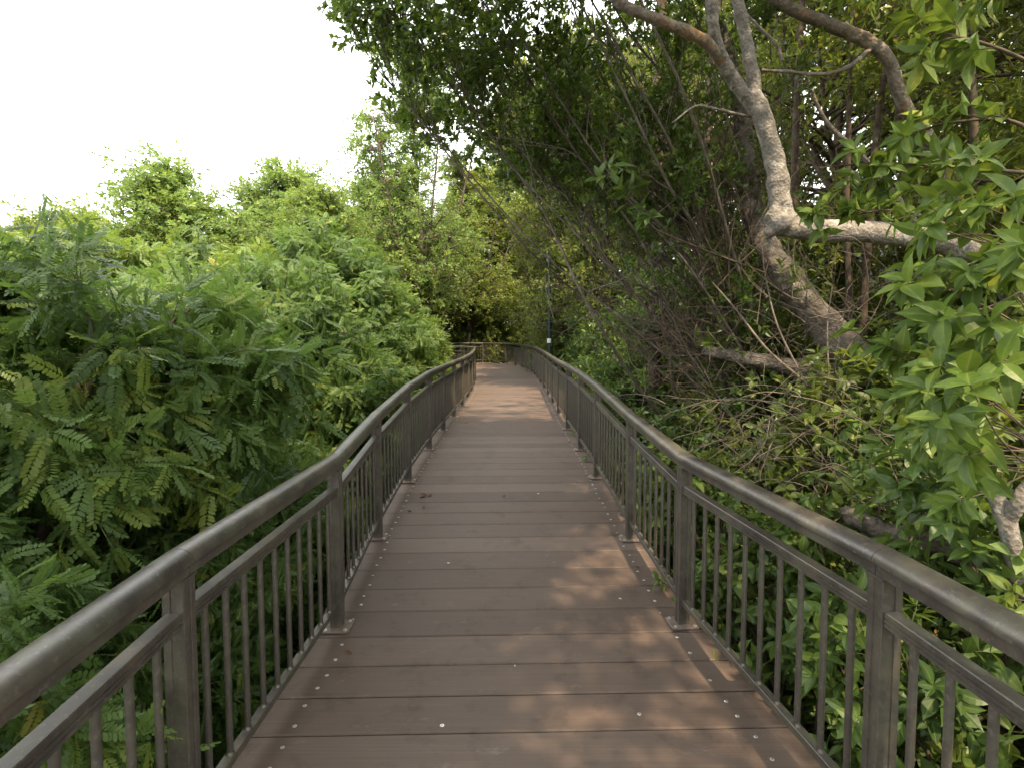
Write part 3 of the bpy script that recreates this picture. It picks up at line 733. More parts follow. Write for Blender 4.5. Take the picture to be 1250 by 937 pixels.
for src, x, y, rz, s, lb, lm in [
    (ta, -9.8, 23.5, 2.1, (1.45, 1.45, 1.16), 'light green round topped tree between the highest left crown and the tallest airy tree', AIRY),
    (tb2, -11.5, 24.5, 1.4, (1.1, 1.1, .84), 'slender pale tree with a small top between the two round crowns', AIRY),
    (ta, -6.9, 20.5, 4.0, (1.2, 1.2, .92), 'low light green tree below the gap of sky left of the tallest airy tree', FEATHER_B),
    (ta, -17.5, 20.0, 5.2, .9, 'light green tree behind the left sprays near the edge of the sky', YELLOWISH),
    (ta, -13.2, 15.5, .6, (1.1, 1.1, .86), 'yellow green tree catching light behind the feathery trees at left', YELLOWISH),
    (tb2, -2.6, 31.0, .2, (1.3, 1.3, .9), 'dark stemmed tree with yellow green leaves behind the far end of the boardwalk', YELLOWISH),
    (ta, -1.0, 37.0, 3.1, (1.6, 1.6, 1.2), 'broad yellow green tree beyond the far bend, seen between both sides', YELLOWISH),
    (ta, 3.4, 38.0, 1.1, 1.25, 'yellow green tree behind the lamp post', YELLOWISH),
    (ta, -6.8, 34.0, 2.7, 1.15, 'green tree filling the distance left of the tallest airy tree trunk', AIRY),
    (ta, -8.0, 29.5, .9, (1.5, 1.5, 1.2), 'light green tree in the notch of sky left of the tallest airy tree', AIRY),
    (ta, -12.3, 20.5, 3.6, (1.3, 1.3, .98), 'light green tree filling the dip between the two round left crowns', AIRY),
    (ta, -18.5, 23.5, 4.6, (1.5, 1.5, 1.0), 'wide light green crown sloping down toward the left edge', AIRY),
    (ta, -8.6, 22.0, 1.2, (1.2, 1.2, 1.0), 'light green tree in front of the notch of sky', AIRY),
    (ta, 1.4, 44.0, 5.0, 1.3, 'pale yellow green tree furthest away above the far railing', YELLOWISH),
    (ta, -4.0, 42.0, 2.0, 1.25, 'pale green tree in the far distance above the left rail bend', AIRY),
    (ta, 6.5, 42.0, 4.1, 1.35, 'distant green tree right of the lamp post, behind the overhanging branches', AIRY),
    (ta, -19.5, 24.0, 1.6, 1.0, 'light tree between the left sprays and the highest left crown', YELLOWISH),
    (ta, -22.0, 27.0, 2.2, .95, 'distant light tree low at the far left', AIRY)]:
    copy_thing(src, base(x, y), rz, s, lb, GT, lm)

# ------------------------------------------------------------------ forest on the right
GR = 'broadleaf trees of the forest on the right slope'
f1 = tall_tree(41, 8, [((0, 0, 3.0), (2.5, 2.5, 2.8), 6), ((.6, 0, 6.0), (2.4, 2.4, 2.2), 6), ((-.8, .5, 8.2), (2.0, 2.0, 1.6), 3)], 170, 12, 8, .12, .11, FL)
f2 = tall_tree(42, 9, [((0, 0, 4.2), (2.2, 2.2, 3.2), 6), ((-.5, .3, 7.5), (2.5, 2.5, 2.2), 5), ((.9, 0, 9.4), (1.6, 1.6, 1.4), 2)], 140, 12, 8, .13, .13, FL)
ra = plant('broadleaf_tree', base(5.6, 9.2), *f1, BARK_D, FOREST, TWIG, 'leafy tree straight behind the pale elbowed trunk', 'tree', GR)
rb = plant('broadleaf_tree', base(8.6, 7.2), *f2, BARK_D, FOREST, TWIG, 'leafy tree at the upper right behind the large leaves', 'tree', GR)
for src, x, y, rz, s, lb, lm in [
    (ra, 3.6, 12.6, 2.0, .8, 'green tree right of the path behind the overhanging branches', FOREST),
    (rb, 6.8, 13.6, 1.0, 1.1, 'tall forest tree in the second row behind the elbowed trunk', FOREST),
    (ra, 10.8, 11.5, 3.3, 1.2, 'forest tree in the second row toward the right edge', FOREST),
    (rb, 4.4, 17.6, 4.2, .92, 'forest tree just right of the lamp post', FOREST),
    (ra, 3.2, 24.0, 5.0, .8, 'yellow green tree right behind the lamp post, beyond the railing', YELLOWISH),
    (ra, 7.6, 19.5, .5, 1.25, 'forest tree far back on the right slope', FOREST),
    (rb, 12.5, 17.0, 2.6, 1.3, 'forest tree high on the slope behind the right edge', FOREST),
    (rb, 1.6, 32.8, 2.9, .8, 'shaded tree behind the railing at the far end of the boardwalk', FOREST),
    (ra, -2.0, 33.0, 1.5, .62, 'dark bushy tree straight ahead behind the far railing', FOREST),
    (ra, -5.4, 31.6, 4.5, .6, 'dark bushy tree behind the left end of the far railing', FOREST),
    (ra, 6.6, 4.6, 5.7, .95, 'tree on the near slope behind the big leaves at the right edge', FOREST),
    (rb, 2.7, 14.2, 1.9, .9, 'tall forest tree whose upper crown reaches over the straight stretch of deck', FOREST),
    (ra, 2.3, 20.0+1.6, 1.9, 1.0, 'forest tree beside the far bend, behind the lamp post', FOREST),
    (rb, 6.5, 27.0, 3.9, 1.2, 'forest tree in the distance right of the lamp', FOREST)]:
    copy_thing(src, base(x, y), rz, s, lb, GR, lm)

# bright shrubs along the right railing in the middle distance
GS = 'leafy shrubs along the right railing'
def shrub(seed, ells, hgt, boughs, tw, nodes, tm, size, **kw):
    rng = np.random.default_rng(seed); st = []
    for k in range(5):
        a = k*1.26+rng.uniform(-.4, .4); r = rng.uniform(.25, .6)*hgt*.5
        st.append(([(0.05*math.cos(a), .05*math.sin(a), -.15), (.4*r*math.cos(a), .4*r*math.sin(a), hgt*.4), (r*math.cos(a), r*math.sin(a), hgt*.8)], .018, .006))
    args = dict(ang=(35, 75), upb=.5, droop=.15, arch=.08, sag=.1, br=.009, twr=.0035, tip_extra=3, spread=.9)
    args.update(kw)
    return crown(seed, st, ells, boughs, tw, args.pop('tl', .35), nodes, tm, size, None, **args)
s1 = shrub(51, [((0, 0, 1.5), (1.1, 1.1, 1.3), 5), ((.3, -.4, 2.5), (.8, .8, .7), 2), ((-.5, .3, .9), (.9, .9, .8), 2)], 2.8, 110, 10, 8, FL, .105)
sa = plant('leafy_shrub', base(2.35, 8.2), *s1, TWIG, SHRUB, TWIG_G, 'bright leafy shrub beside the right railing below the overhanging branches', 'shrub', GS, tn='stem', cn='foliage')
for x, y, rz, s, lb, lm in [
    (2.6, 10.3, 1.3, 1.1, 'bright shrub second along the right railing', SHRUB),
    (2.3, 12.4, 2.6, .92, 'shrub third along the right railing with lighter leaves', SHRUB),
    (3.0, 14.8, 3.9, 1.05, 'shrub fourth along the right railing, nearer than the lamp post', SHRUB),
    (3.0, 17.8, 5.2, 1.1, 'bushy shrub just right of the lamp post', SHRUB),
    (2.2, 21.8, .8, 1.1, 'shrub behind the lamp post', FOREST),
    (2.0, 25.6, 2.2, 1.2, 'dark shrub outside the bend at the right', FOREST),
    (.9, 30.0, 4.4, 1.1, 'dark shrub outside the corner of the far railing', FOREST),
    (-1.6, 31.2, 3.0, 1.15, 'dark shrub right behind the far railing', FOREST),
    (.1, 33.5, 2.0, 1.5, 'tall dark shrub straight ahead above the far railing', FOREST),
    (-.9, 35.5, .5, 1.6, 'dark shrub in the distance above the far railing', FOREST),
    (1.6, 35.0, 3.5, 1.6, 'dark shrub in the distance left of the lamp post', FOREST),
    (-3.0, 35.0, 5.5, 1.6, 'dark shrub in the distance above the left rail bend', FOREST),
    (-2.7, 31.8, 2.5, 1.25, 'green shrub behind the middle of the far railing', SHRUB),
    (-3.9, 32.8, 3.6, 1.5, 'green shrub behind the left end of the far railing', SHRUB),
    (-.4, 32.2, 4.9, 1.2, 'green shrub behind the right end of the far railing', SHRUB),
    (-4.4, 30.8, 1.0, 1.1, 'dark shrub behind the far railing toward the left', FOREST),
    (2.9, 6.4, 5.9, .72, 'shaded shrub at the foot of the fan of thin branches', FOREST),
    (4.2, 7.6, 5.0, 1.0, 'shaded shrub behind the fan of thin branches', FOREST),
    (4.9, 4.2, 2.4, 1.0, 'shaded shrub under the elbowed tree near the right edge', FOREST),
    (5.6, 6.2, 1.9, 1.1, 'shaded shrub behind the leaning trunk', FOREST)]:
    copy_thing(sa, base(x, y), rz, s, lb, GS, lm)

# low shrubs seen through the right balusters
HL = [T_fine(.22, .06, .15), T_fine(.26, .04, .3)]
GL = 'low plants under the right railing'
s2 = shrub(61, [((0, 0, .55), (.55, .55, .5), 4), ((.15, -.2, .9), (.35, .35, .3), 1.5)], 1.0, 34, 6, 6, HL, .085, tl=.22, br=.006, twr=.0025)
s3 = shrub(62, [((0, 0, .6), (.6, .6, .55), 4), ((-.2, .2, 1.0), (.4, .4, .3), 1.5)], 1.1, 38, 6, 6, HL, .095, tl=.24, br=.006, twr=.0025)
la = plant('low_shrub', base(1.85, 1.2), *s2, TWIG, SHRUB, TWIG_G, 'low leafy plant at the bottom right corner outside the railing', 'shrub', GL, tn='stem', cn='foliage')
lb_ = plant('low_shrub', base(1.85, 2.15), *s3, TWIG, SHRUB, TWIG_G, 'low leafy plant behind the nearest right post', 'shrub', GL, tn='stem', cn='foliage')
for src, x, y, rz, s, lb, lm in [
    (la, 1.7, 2.9, 1.0, 1.05, 'bright low plant behind the balusters between the nearest two right posts', None),
    (lb_, 1.75, 3.7, 2.1, 1.05, 'low plant just past the second right post, a sprig poking through the balusters', None),
    (la, 1.8, 4.6, 3.2, 1.15, 'low plant behind the third right post', None),
    (lb_, 1.75, 5.5, 4.3, 1.1, 'low plant where the right railing climbs', None),
    (la, 1.8, 6.6, 5.4, 1.2, 'low plant behind the fourth right post', None),
    (lb_, 2.6, 2.6, .6, 1.2, 'plant on the slope above the nearest right post', None),
    (la, 2.6, 3.6, 1.7, 1.2, 'plant on the slope below the broken log', None),
    (lb_, 2.6, 4.6, 2.8, 1.15, 'plant on the slope under the dead twigs', FOREST),
    (lb_, 2.5, 1.5, 3.3, 1.2, 'plant near the thin pale trunk at the right edge', None),
    (la, 2.1, .5, 4.9, 1.1, 'plant at the right edge of the frame under the handrail', None),
    (la, 2.5, 5.6, .9, 1.3, 'green plant on the bank between the fan tree and the climbing railing', None),
    (lb_, 3.0, 4.2, 4.0, 1.25, 'green plant growing up through the heap of dead twigs', None),
    (la, 3.3, 4.9, 1.1, 1.25, 'green plant below the fallen limb', None),
    (lb_, 3.4, 3.3, .2, 1.1, 'shaded plant at the foot of the stump', FOREST),
    (la, 3.2, 5.3, 2.3, 1.2, 'shaded plant by the fan tree root', FOREST)]:
    copy_thing(src, base(x, y), rz, s, lb, GL, lm)

# ground cover, left and right
def cover(name, x0, x1, y0, y1, n, size, tmpl, matl, label, seed):
    rng = np.random.default_rng(seed); x = rng.uniform(x0, x1, n); y = rng.uniform(y0, y1, n)
    keep = np.abs(x-path_x(y)) > 1.3; x, y = x[keep], y[keep]
    z = gz(x, y)+np.abs(rng.normal(size=len(x)))*.12
    D = norm(rng.normal(size=(len(x), 3))*[1, 1, .35]); Nn = np.array([0, 0, 1.])+rng.normal(size=D.shape)*.35
    W, Q, nf = inst(tmpl, np.c_[x, y, z], D, Nn, size*rng.uniform(.6, 1.3, len(x)))
    o = MB().add(W, Q, 0, np.repeat(np.clip(rng.normal(.4, .25, len(x)), 0, 1), nf)).build(name, matl)
    tag(o, label, 'ground cover', kind='stuff')
cover('ground_cover', 1.2, 9, .2, 14, 26000, .085, T_fold(.22, .05, .15), FOREST, 'low leafy ground cover on the slope right of the boardwalk', 71)
cover('ground_cover', -9, -1.2, -.5, 16, 22000, .10, T_fold(.2, .05, .15), FEATHER, 'low leafy ground cover beneath the trees left of the boardwalk', 72)
cover('leaf_litter', 1.2, 7, .5, 9, 3500, .08, T_fold(.24, .05, .2), DRY, 'brown fallen leaves lying on the right slope', 73)

# ------------------------------------------------------------------ the dark fan tree leaning over the walk
rng = np.random.default_rng(80)
root = np.array(base(3.3, 6.4))
def rel(p): return np.array(p)-root
lob = [((.2, 4.0, 7.0), (1.7, 1.4, .8), 3), ((.3, 6.6, 8.0), (1.8, 1.6, .8), 3), ((-.5, 5.4, 7.2), (1.4, 1.4, .7), 1.5), ((-.72, 5.5, 4.75), (.85, 1.1, .85), 5), ((.10, 6.0, 4.35), (.85, 1.2, .85), 4.5), ((.95, 6.3, 3.9), (.8, 1.1, .75), 3), ((1.2, 6.0, 5.2), (1.1, 1.2, .9), 4),  # first three lobes: unseen upper crown, added to shade the deck
       ((-.1, 5.6, 5.8), (1.2, 1.3, .8), 4), ((2.0, 5.5, 3.0), (.8, .9, .8), 2.2), ((1.5, 5.7, 3.6), (.8, .9, .7), 2.6), ((2.5, 5.7, 2.2), (.7, .7, .6), 1.6), ((2.2, 6.0, 4.6), (.9, 1, .8), 1.5), ((-1.15, 5.0, 4.95), (.45, .6, .45), 1.2)]
stems = []
for k in range(38):
    c, r, wg = lob[rng.choice(len(lob), p=np.array([l[2] for l in lob])/sum(l[2] for l in lob))]
    end = np.array(c)+np.clip(rng.normal(size=3), -1.1, 1.1)*np.array(r)*.45
    st = root+np.array([rng.uniform(-.5, .5), rng.uniform(-.5, .5), -.1])
    m1 = st*.66+end*.34+np.array([.2, 0, -.15])+rng.normal(size=3)*.17; m2 = st*.3+end*.7+np.array([.08, 0, -.08])+rng.normal(size=3)*.16
    m3 = st*.48+end*.52+np.array([.15, 0, -.12])+rng.normal(size=3)*.15
    stems.append(([rel(st), rel(m1), rel(m3), rel(m2), rel(end)], rng.uniform(.014, .038), .007))
tbo, cbo = crown(81, stems, [(tuple(rel(c)), r, w_) for c, r, w_ in lob], 560, 8, .34, 7, [T_fold(.2, .05, .08), T_fold(.24, .08, .1)], .078, None,
                 ang=(25, 65), upb=.15, droop=0, arch=.04, sag=-.05, br=.009, twr=.003, tip_extra=4, spread=.75, upt=.25, shell=.2, stem_sides=6, t0=.35, tws=.5)
# bare interlaced side shoots on the lower part of the fan
A = []; B = []
for pts, r0, r1 in stems*9:
    p = smooth_line(pts, 12); k = rng.integers(2, 9); d = norm(p[k+1]-p[k]+rng.normal(size=3)*.8*np.linalg.norm(p[k+1]-p[k]))
    A.append(p[k]); B.append(p[k]+d*rng.uniform(.4, 1.5))
V, Q = tubes(curves(rng, np.array(A), np.array(B), 6, .02, .06), np.full((len(A), 6), .0055)*np.linspace(1, .4, 6), 3); tbo.add(V, Q, 0, .5, True)
plant('overhanging_tree', root, tbo, cbo, bark_mat('fan_bark', (.065, .054, .042), (.18, .15, .118), (.16, .145, .11), 9, .5), DARK, TWIG,
      'dark small-leaved tree whose fan of thin branches hangs over the boardwalk from the right', 'tree')

# ------------------------------------------------------------------ the pale elbowed tree
rng = np.random.default_rng(90)
gb = np.array([4.3, 4.9, float(gz(4.3, 4.9))])
e = empty('elbowed_tree', gb, 'pale grey tree with an elbow joint, a long horizontal limb and forked upright stems', 'tree')
def limb(pts, r0, r1, n=40, S=14, wob=.05):
    p = smooth_line([np.array(q)-gb for q in pts], n); t = np.linspace(0, 1, n)
    p[1:-1] += np.cumsum(rng.normal(size=(n-2, 3)), 0)*.0012*(1+0*t[1:-1, None])
    rad = r0+(r1-r0)*t; rad = rad*(1+.02*np.sin(t*n*.4+rng.uniform(0, 6)))
    for _ in range(3):
        c = rng.uniform(.1, .9); rad = rad*(1+.12*np.exp(-((t-c)/.02)**2))
    return tubes(p, rad, S, wob, rng)
def closed(mb, V, Q, S):
    n = len(V); W = np.vstack([V, V[:S].mean(0), V[-S:].mean(0)]); k = np.arange(S); k2 = (k+1) % S
    mb.add(V, Q, 0, .5, True)
    mb.add(W, np.vstack([np.c_[k2, k, np.full(S, n)], np.c_[n-S+k, n-S+k2, np.full(S, n+1)]]), 0, .5, True)
def rough_bark(o, vox, amp):
    w_ = o.modifiers.new('weld', 'WELD'); w_.merge_threshold = .0005
    m = o.modifiers.new('fuse', 'REMESH'); m.mode = 'VOXEL'; m.voxel_size = vox; m.use_smooth_shade = True
    m = o.modifiers.new('soft', 'SMOOTH'); m.iterations = 4; m.factor = .5
    for sz, k in ((.09, 1), (.028, .45)):
        t = bpy.data.textures.new('bark_relief', 'CLOUDS'); t.noise_scale = sz; t.noise_depth = 3
        m = o.modifiers.new('relief', 'DISPLACE'); m.texture = t; m.strength = amp*k; m.mid_level = .5; m.texture_coords = 'LOCAL'
mb = MB()
J = U(958, 270, 4.3)
for pts, a, b in [
    ([U(1330, 560, 4.9), U(1230, 350, 4.6), U(1175, 305, 4.5), U(1120, 291, 4.4), U(1050, 283, 4.35), U(1000, 282, 4.3), U(952, 276, 4.3), U(938, 258, 4.3)], .094, .080),
    ([U(962, 284, 4.3), U(952, 250, 4.3), U(945, 200, 4.28), U(930, 145, 4.25), U(921, 122, 4.25)], .088, .064),
    ([U(924, 135, 4.25), U(900, 105, 4.2), U(882, 75, 4.1), U(872, 45, 4.0), U(866, -20, 3.9), U(850, -120, 3.8)], .055, .036),
    ([U(924, 140, 4.25), U(919, 95, 4.25), U(907, 40, 4.25), U(897, -10, 4.2), U(880, -120, 4.2)], .053, .04)]:
    V, Q = limb(pts, a, b); closed(mb, V, Q, 14)
# knobbly burl at the elbow
for k in range(7):
    c = J-gb+rng.normal(size=3)*[.04, .03, .035]+[-.02, 0, -.02]; rr = rng.uniform(.05, .08)
    th = np.linspace(0, np.pi, 7); P = np.c_[0*th, 0*th, -np.cos(th)*rr]+c
    V, Q = tubes(P, np.maximum(.002, np.sin(th)*rr), 9, .04, rng); closed(mb, V, Q, 9)
rough_bark(mb.build('trunk', BARK_G, e), .011, .009)
mb = MB()
for pts, a, b in [
    ([gb+[.2, 0, -.3], U(1130, 500, 5.0), U(1060, 450, 5.1), U(1010, 400, 5.2), U(965, 345, 5.3), U(938, 305, 5.4), U(915, 240, 5.6), U(900, 120, 6), U(850, -60, 6)], .2, .07),
    ([U(1090, 478, 5.05), U(1040, 462, 5.1), U(980, 450, 5.3), U(920, 437, 5.4), U(858, 426, 5.6)], .12, .055)]:
    V, Q = limb(pts, a, b, 50); closed(mb, V, Q, 14)
rough_bark(mb.build('leaning_trunk', BARK_F, e), .014, .03)
mb = MB()
for pts, a, b in [
    ([U(1190, 330, 5.6), U(1150, 200, 5.4), U(1104, 130, 5.2), U(1085, 75, 5.1), U(1060, 52, 5.1), U(1010, 30, 5.0), U(960, 8, 4.9), U(900, -40, 4.8)], .06, .05),
    ([U(1063, 60, 5.1), U(1035, 82, 5.0), U(1000, 90, 5.0), U(960, 86, 4.9), U(928, 84, 4.8)], .02, .012),
    ([U(955, 75, 4.5), U(945, 50, 4.5), U(915, 20, 4.5), U(885, -20, 4.5)], .014, .01),
    ([U(925, 145, 4.3), U(880, 135, 4.2), U(850, 130, 4.2), U(820, 150, 4.1)], .012, .006),
    ([U(1140, 300, 5.5), U(1060, 200, 5.6), U(1010, 150, 5.7), U(985, 95, 5.8)], .03, .015)]:
    V, Q = limb(pts, a, b, 40, 10, .03); mb.add(V, Q, 0, .5, True)
mb.build('side_branch', BARK_O, e)
BARK_P = BARK_O.copy(); BARK_P.name = 'orange_algae_bark'
for nd in BARK_P.node_tree.nodes:
    if nd.type == 'VALTORGB' and abs(nd.color_ramp.elements[0].position-.56) < .004 and abs(nd.color_ramp.elements[1].position-.72) < .004:
        nd.color_ramp.elements[0].position = .46; nd.color_ramp.elements[1].position = .62
mb = MB(); V, Q = limb([U(890, 88, 4.15), U(868, 57, 4.0), U(838, 38, 3.9), U(800, 22, 3.85), U(755, 0, 3.8), U(690, -70, 3.8)], .043, .032, 40, 12, .03); mb.add(V, Q, 0, .5, True)
o = mb.build('forked_limb', BARK_P, e); o['label'] = 'limb with bright orange algae on its bark'
# its own leafy crown, above and behind
cc = crown(91, [([U(850, -120, 3.8)-gb, U(800, -250, 3.8)-gb], .03, .02), ([U(880, -120, 4.2)-gb, U(900, -260, 4.3)-gb], .03, .02), ([U(900, -40, 4.8)-gb, U(950, -200, 4.6)-gb], .03, .02)],
           [((1.0-gb[0], 3.6-gb[1], 6.0-gb[2]), (1.6, 1.4, .9), 3), ((3.0-gb[0], 4.4-gb[1], 6.3-gb[2]), (1.8, 1.6, 1.0), 4), ((4.6-gb[0], 3.2-gb[1], 5.2-gb[2]), (1.4, 1.4, .9), 2)],
           110, 9, .45, 7, FL, .11, None, tip_extra=4, br=.014, twr=.004)
cc[1].build('crown', [FOREST, TWIG], e); cc[0].build('upper_branches', BARK_O, e)

# thin upright stems in the shade behind it
GU = 'thin bare trunks in the shade behind the elbowed tree'
for k, (x0, y0p, x1, y1p, dep, r_, lb) in enumerate([
    (1036, 400, 1040, 120, 6.2, .035, 'slim dark trunk rising just right of the leaning trunk'),
    (1050, 400, 1075, 150, 6.5, .05, 'slim forked trunk behind the horizontal limb'),
    (968, 300, 975, 60, 7.2, .05, 'dark trunk behind the pale upright stem'),
    (1110, 330, 1100, 30, 6.8, .045, 'dark trunk right of the orange patched branch'),
    (1195, 330, 1190, 0, 5.4, .04, 'thin trunk among the upper right leaves'),
    (795, 420, 805, 40, 7.6, .10, 'thick dark trunk behind the fan of thin branches'),
    (845, 420, 870, 60, 8.2, .08, 'dark trunk between the fan branches and the pale tree')]):
    a = U(x0, y0p, dep); b = U(x1, y1p, dep); d = norm(b-a); gx = a[0]; bs = np.array([gx, dep, float(gz(gx, dep))-.1])
    ee = empty('slim_tree', bs, lb, 'tree', GU)
    p = smooth_line([bs*0, (a-bs)*.6+[.05, 0, 0], b-bs, b-bs+d*2.5+[.2, .1, 0]], 24); p[1:] += np.cumsum(rng.normal(size=(23, 3))*.008, 0)
    V, Q = tubes(p, np.linspace(r_*1.3, r_*.5, 24), 10, .05, rng); MB().add(V, Q, 0, .5, True).build('trunk', BARK_D, ee)
    cr = crown(100+k, [(list(p[[10, 16, 23]]), r_*.6, r_*.3)], [(tuple(p[-1]+[0, 0, .4]), (1.2, 1.2, .8), 3), (tuple(p[17]), (.7, .7, .6), 1)], 26, 7, .45, 6, FL, .11, None, tip_extra=3, br=.01, twr=.004)
    cr[1].build('crown', [FOREST, TWIG], ee)

# ------------------------------------------------------------------ dead twig tangles, vines
def brush(name, c, rad, n, ln, label, seed, dirb, mt=TWIG_PALE, r=.004, cat='brushwood', grp=None):
    rng = np.random.default_rng(seed); c = np.array(c)
    b0 = np.array([c[0], c[1], float(gz(c[0], c[1]))])
    A = c-b0+rng.normal(size=(n, 3))*np.array(rad)*.5; d = norm(np.array(dirb)+rng.normal(size=(n, 3))*.55)
    B = A+d*ln*rng.uniform(.4, 1.3, (n, 1))
    P = curves(rng, A, B, 8, .05, .09)
    mb = MB(); rr = r*rng.uniform(.5, 1.9, (n, 1))*np.linspace(1, .35, 8)
    V, Q = tubes(P, rr, 4); mb.add(V, Q, 0, .5, True)
    # side twigs
    k = rng.integers(2, 6, n); A2 = P[np.arange(n), k]; B2 = A2+norm(d+rng.normal(size=(n, 3))*.7)*ln*.4
    V, Q = tubes(curves(rng, A2, B2, 5, .03, .1), np.full((n, 5), r*.55)*np.linspace(1, .4, 5), 3); mb.add(V, Q, 0, .5, True)
    o = mb.build(name, mt, loc=b0); return tag(o, label, cat, grp)
brush('dead_twigs', U(960, 520, 4.3), (.75, .6, .45), 115, .7, 'tangle of pale dead twigs below the fallen limb', 201, (-.6, 0, -.1), r=.003, grp='dead twig tangles')
brush('dead_twigs', U(1010, 400, 5.0), (.5, .5, .5), 70, .9, 'spray of dead twigs crossing the leaning trunk', 202, (-.4, 0, .5), r=.003, grp='dead twig tangles')
brush('dead_twigs', U(890, 300, 5.6), (.55, .5, .8), 190, 1.2, 'dense curtain of brown vines hanging between the fan tree and the pale tree', 203, (-.25, 0, .9), mt=TWIG, r=.004, grp='dead twig tangles')
brush('dead_twigs', U(1120, 610, 3.4), (.5, .4, .3), 60, .5, 'dead twigs heaped over the broken log', 204, (-.4, 0, .2), r=.003, grp='dead twig tangles')
brush('dead_twigs', U(840, 420, 5.8), (.6, .5, .5), 110, .9, 'bare brown twigs at the foot of the fan tree', 205, (-.7, 0, .35), mt=TWIG, r=.004, grp='dead twig tangles')

# long thin bare canes leaning over the slope
def cane(pts, r, label):
    b = np.array(pts[0]); p = smooth_line([np.array(q)-b for q in pts], 20)
    V, Q = tubes(p, np.linspace(r, r*.4, 20), 6, .05, rng)
    return tag(MB().add(V, Q, 0, .5, True).build('bare_cane', TWIG_PALE, loc=b), label, 'branch', 'bare canes over the slope')
cane([U(1000, 480, 4.6), U(940, 430, 4.6), U(900, 380, 4.7), U(870, 345, 4.8)], .014, 'pale bare branch slanting up left across the fallen limb')
cane([U(985, 470, 4.4), U(950, 400, 4.5), U(935, 340, 4.6), U(930, 300, 4.6)], .01, 'thin bare branch rising from the dead twigs beside the leaning trunk')
cane([U(1012, 470, 4.7), U(1010, 400, 4.7), U(1016, 350, 4.8)], .009, 'short upright bare cane right of the leaning trunk')

# ------------------------------------------------------------------ broken log, stump, pale root trunk
b = U(1035, 628, 3.1)
p = smooth_line([U(1025, 620, 3.2)-b, U(1060, 640, 3.1)-b, U(1100, 655, 3.0)-b, U(1150, 668, 2.95)-b, U(1200, 690, 2.9)-b], 30)
V, Q = tubes(p, np.interp(np.linspace(0, 1, 30), [0, .03, .1, 1], [.004, .03, .055, .07]), 14, .09, rng)
o = MB().add(V, Q, 0, .5, True).build('fallen_log', BARK_F, loc=b); tag(o, 'pale broken log lying just above the right handrail', 'log')
b = np.array(base(3.15, 2.75)); e = empty('tree_stump', b, 'dark gnarled stump with twisted roots at the right edge', 'stump')
mb = MB()
for k in range(3):
    a = k*2.1; V, Q = tubes(smooth_line([(.1*math.cos(a), .1*math.sin(a), -.3), (.05, 0, .4), (-.08+.06*k, .05*k, .9), (-.1+.1*k, .1*k, 1.25)], 24), np.interp(np.linspace(0, 1, 24), [0, .5, .9, 1], [.26, .15, .17, .03]), 16, .11, rng); mb.add(V, Q, 0, .5, True)
mb.build('trunk', BARK_D, e)
mb = MB()
for k in range(7):
    a = rng.uniform(0, 6.28); V, Q = tubes(smooth_line([(0, 0, 1.1), (.22*math.cos(a), .22*math.sin(a), rng.uniform(.7, 1.2)), (.3*math.cos(a+1), .3*math.sin(a+1), .4), (.45*math.cos(a+1.2), .45*math.sin(a+1.2), -.1)], 20), np.linspace(.04, .018, 20), 9, .1, rng); mb.add(V, Q, 0, .5, True)
mb.build('root', BARK_F, e)
b = np.array(base(2.45, 2.3)); mb = MB()
for pts, r0, r1 in [([(0, 0, -.2), (-.03, .05, .5), U(1235, 660, 2.35)-b, U(1215, 605, 2.4)-b], .045, .035), ([U(1228, 640, 2.37)-b, U(1250, 600, 2.3)-b, U(1300, 540, 2.3)-b], .035, .02)]:
    V, Q = tubes(smooth_line(pts, 24), np.linspace(r0, r1, 24), 12, .07, rng); mb.add(V, Q, 0, .5, True)
tag(mb.build('slim_forked_trunk', BARK_G, loc=b), 'slim pale forked trunk at the right edge in front of the stump', 'trunk')

# ------------------------------------------------------------------ the big-leaved shrub at the right edge
rng = np.random.default_rng(120)
bb = np.array(base(2.9, 2.0)); e = empty('large_leaved_shrub', bb, 'bright green shrub with large pointed leaves in whorls at the right edge', 'shrub')
tips = []
zones = [(1125, 300, 40, 40, 2.2, 5), (1190, 340, 45, 60, 2.0, 8), (1110, 440, 40, 45, 2.2, 8), (1190, 460, 50, 50, 2.0, 10), (1150, 400, 50, 60, 2.3, 8),
         (1120, 515, 35, 30, 2.2, 5), (1200, 540, 40, 20, 2.0, 5), (1165, 590, 20, 15, 2.1, 2), (1180, 260, 50, 30, 2.3, 4), (1240, 400, 40, 120, 2.0, 9)]
for cx_, cy_, sx_, sy_, d_, n_ in zones:
    for _ in range(n_): tips.append(U(cx_+rng.normal()*sx_*.7, cy_+rng.normal()*sy_*.7, d_+rng.normal()*.18))
tips = np.array(tips)-bb
hub = np.array([U(1290, 560, 2.1), U(1290, 420, 2.1), U(1290, 300, 2.1), U(1250, 480, 2.3)])-bb
sm_ = MB()
V, Q = tubes(smooth_line([(0, 0, -.2), hub[0]*.7, hub[0], hub[1], hub[2], hub[2]+[0, 0, .6]], 30), np.linspace(.03, .012, 30), 9, .05, rng); sm_.add(V, Q, 0, .5, True)
j = np.argmin(np.linalg.norm(tips[:, None]-hub[None]-[0, 0, .1], axis=-1)*rng.uniform(.8, 1.2, (len(tips), 4)), 1)
Bq = curves(rng, hub[j], tips, 8, -.06, .07)
V, Q = tubes(Bq, np.full((len(tips), 8), .0042)*np.linspace(1, .5, 8), 5); sm_.add(V, Q, 0, .5, True)
sm_.build('stem', TWIG, e)
fb_ = MB()
Tw = Bq[:, -3:]; Tw = Tw[:, [0, 1, 1, 2]]*1.0; Tw[:, 2] = (Tw[:, 1]+Tw[:, 3])/2
BL = [T_fine(.225, .06, .30), T_fine(.25, .08, .18), T_fine(.21, .04, .42), T_fine(.235, .10, .25)]
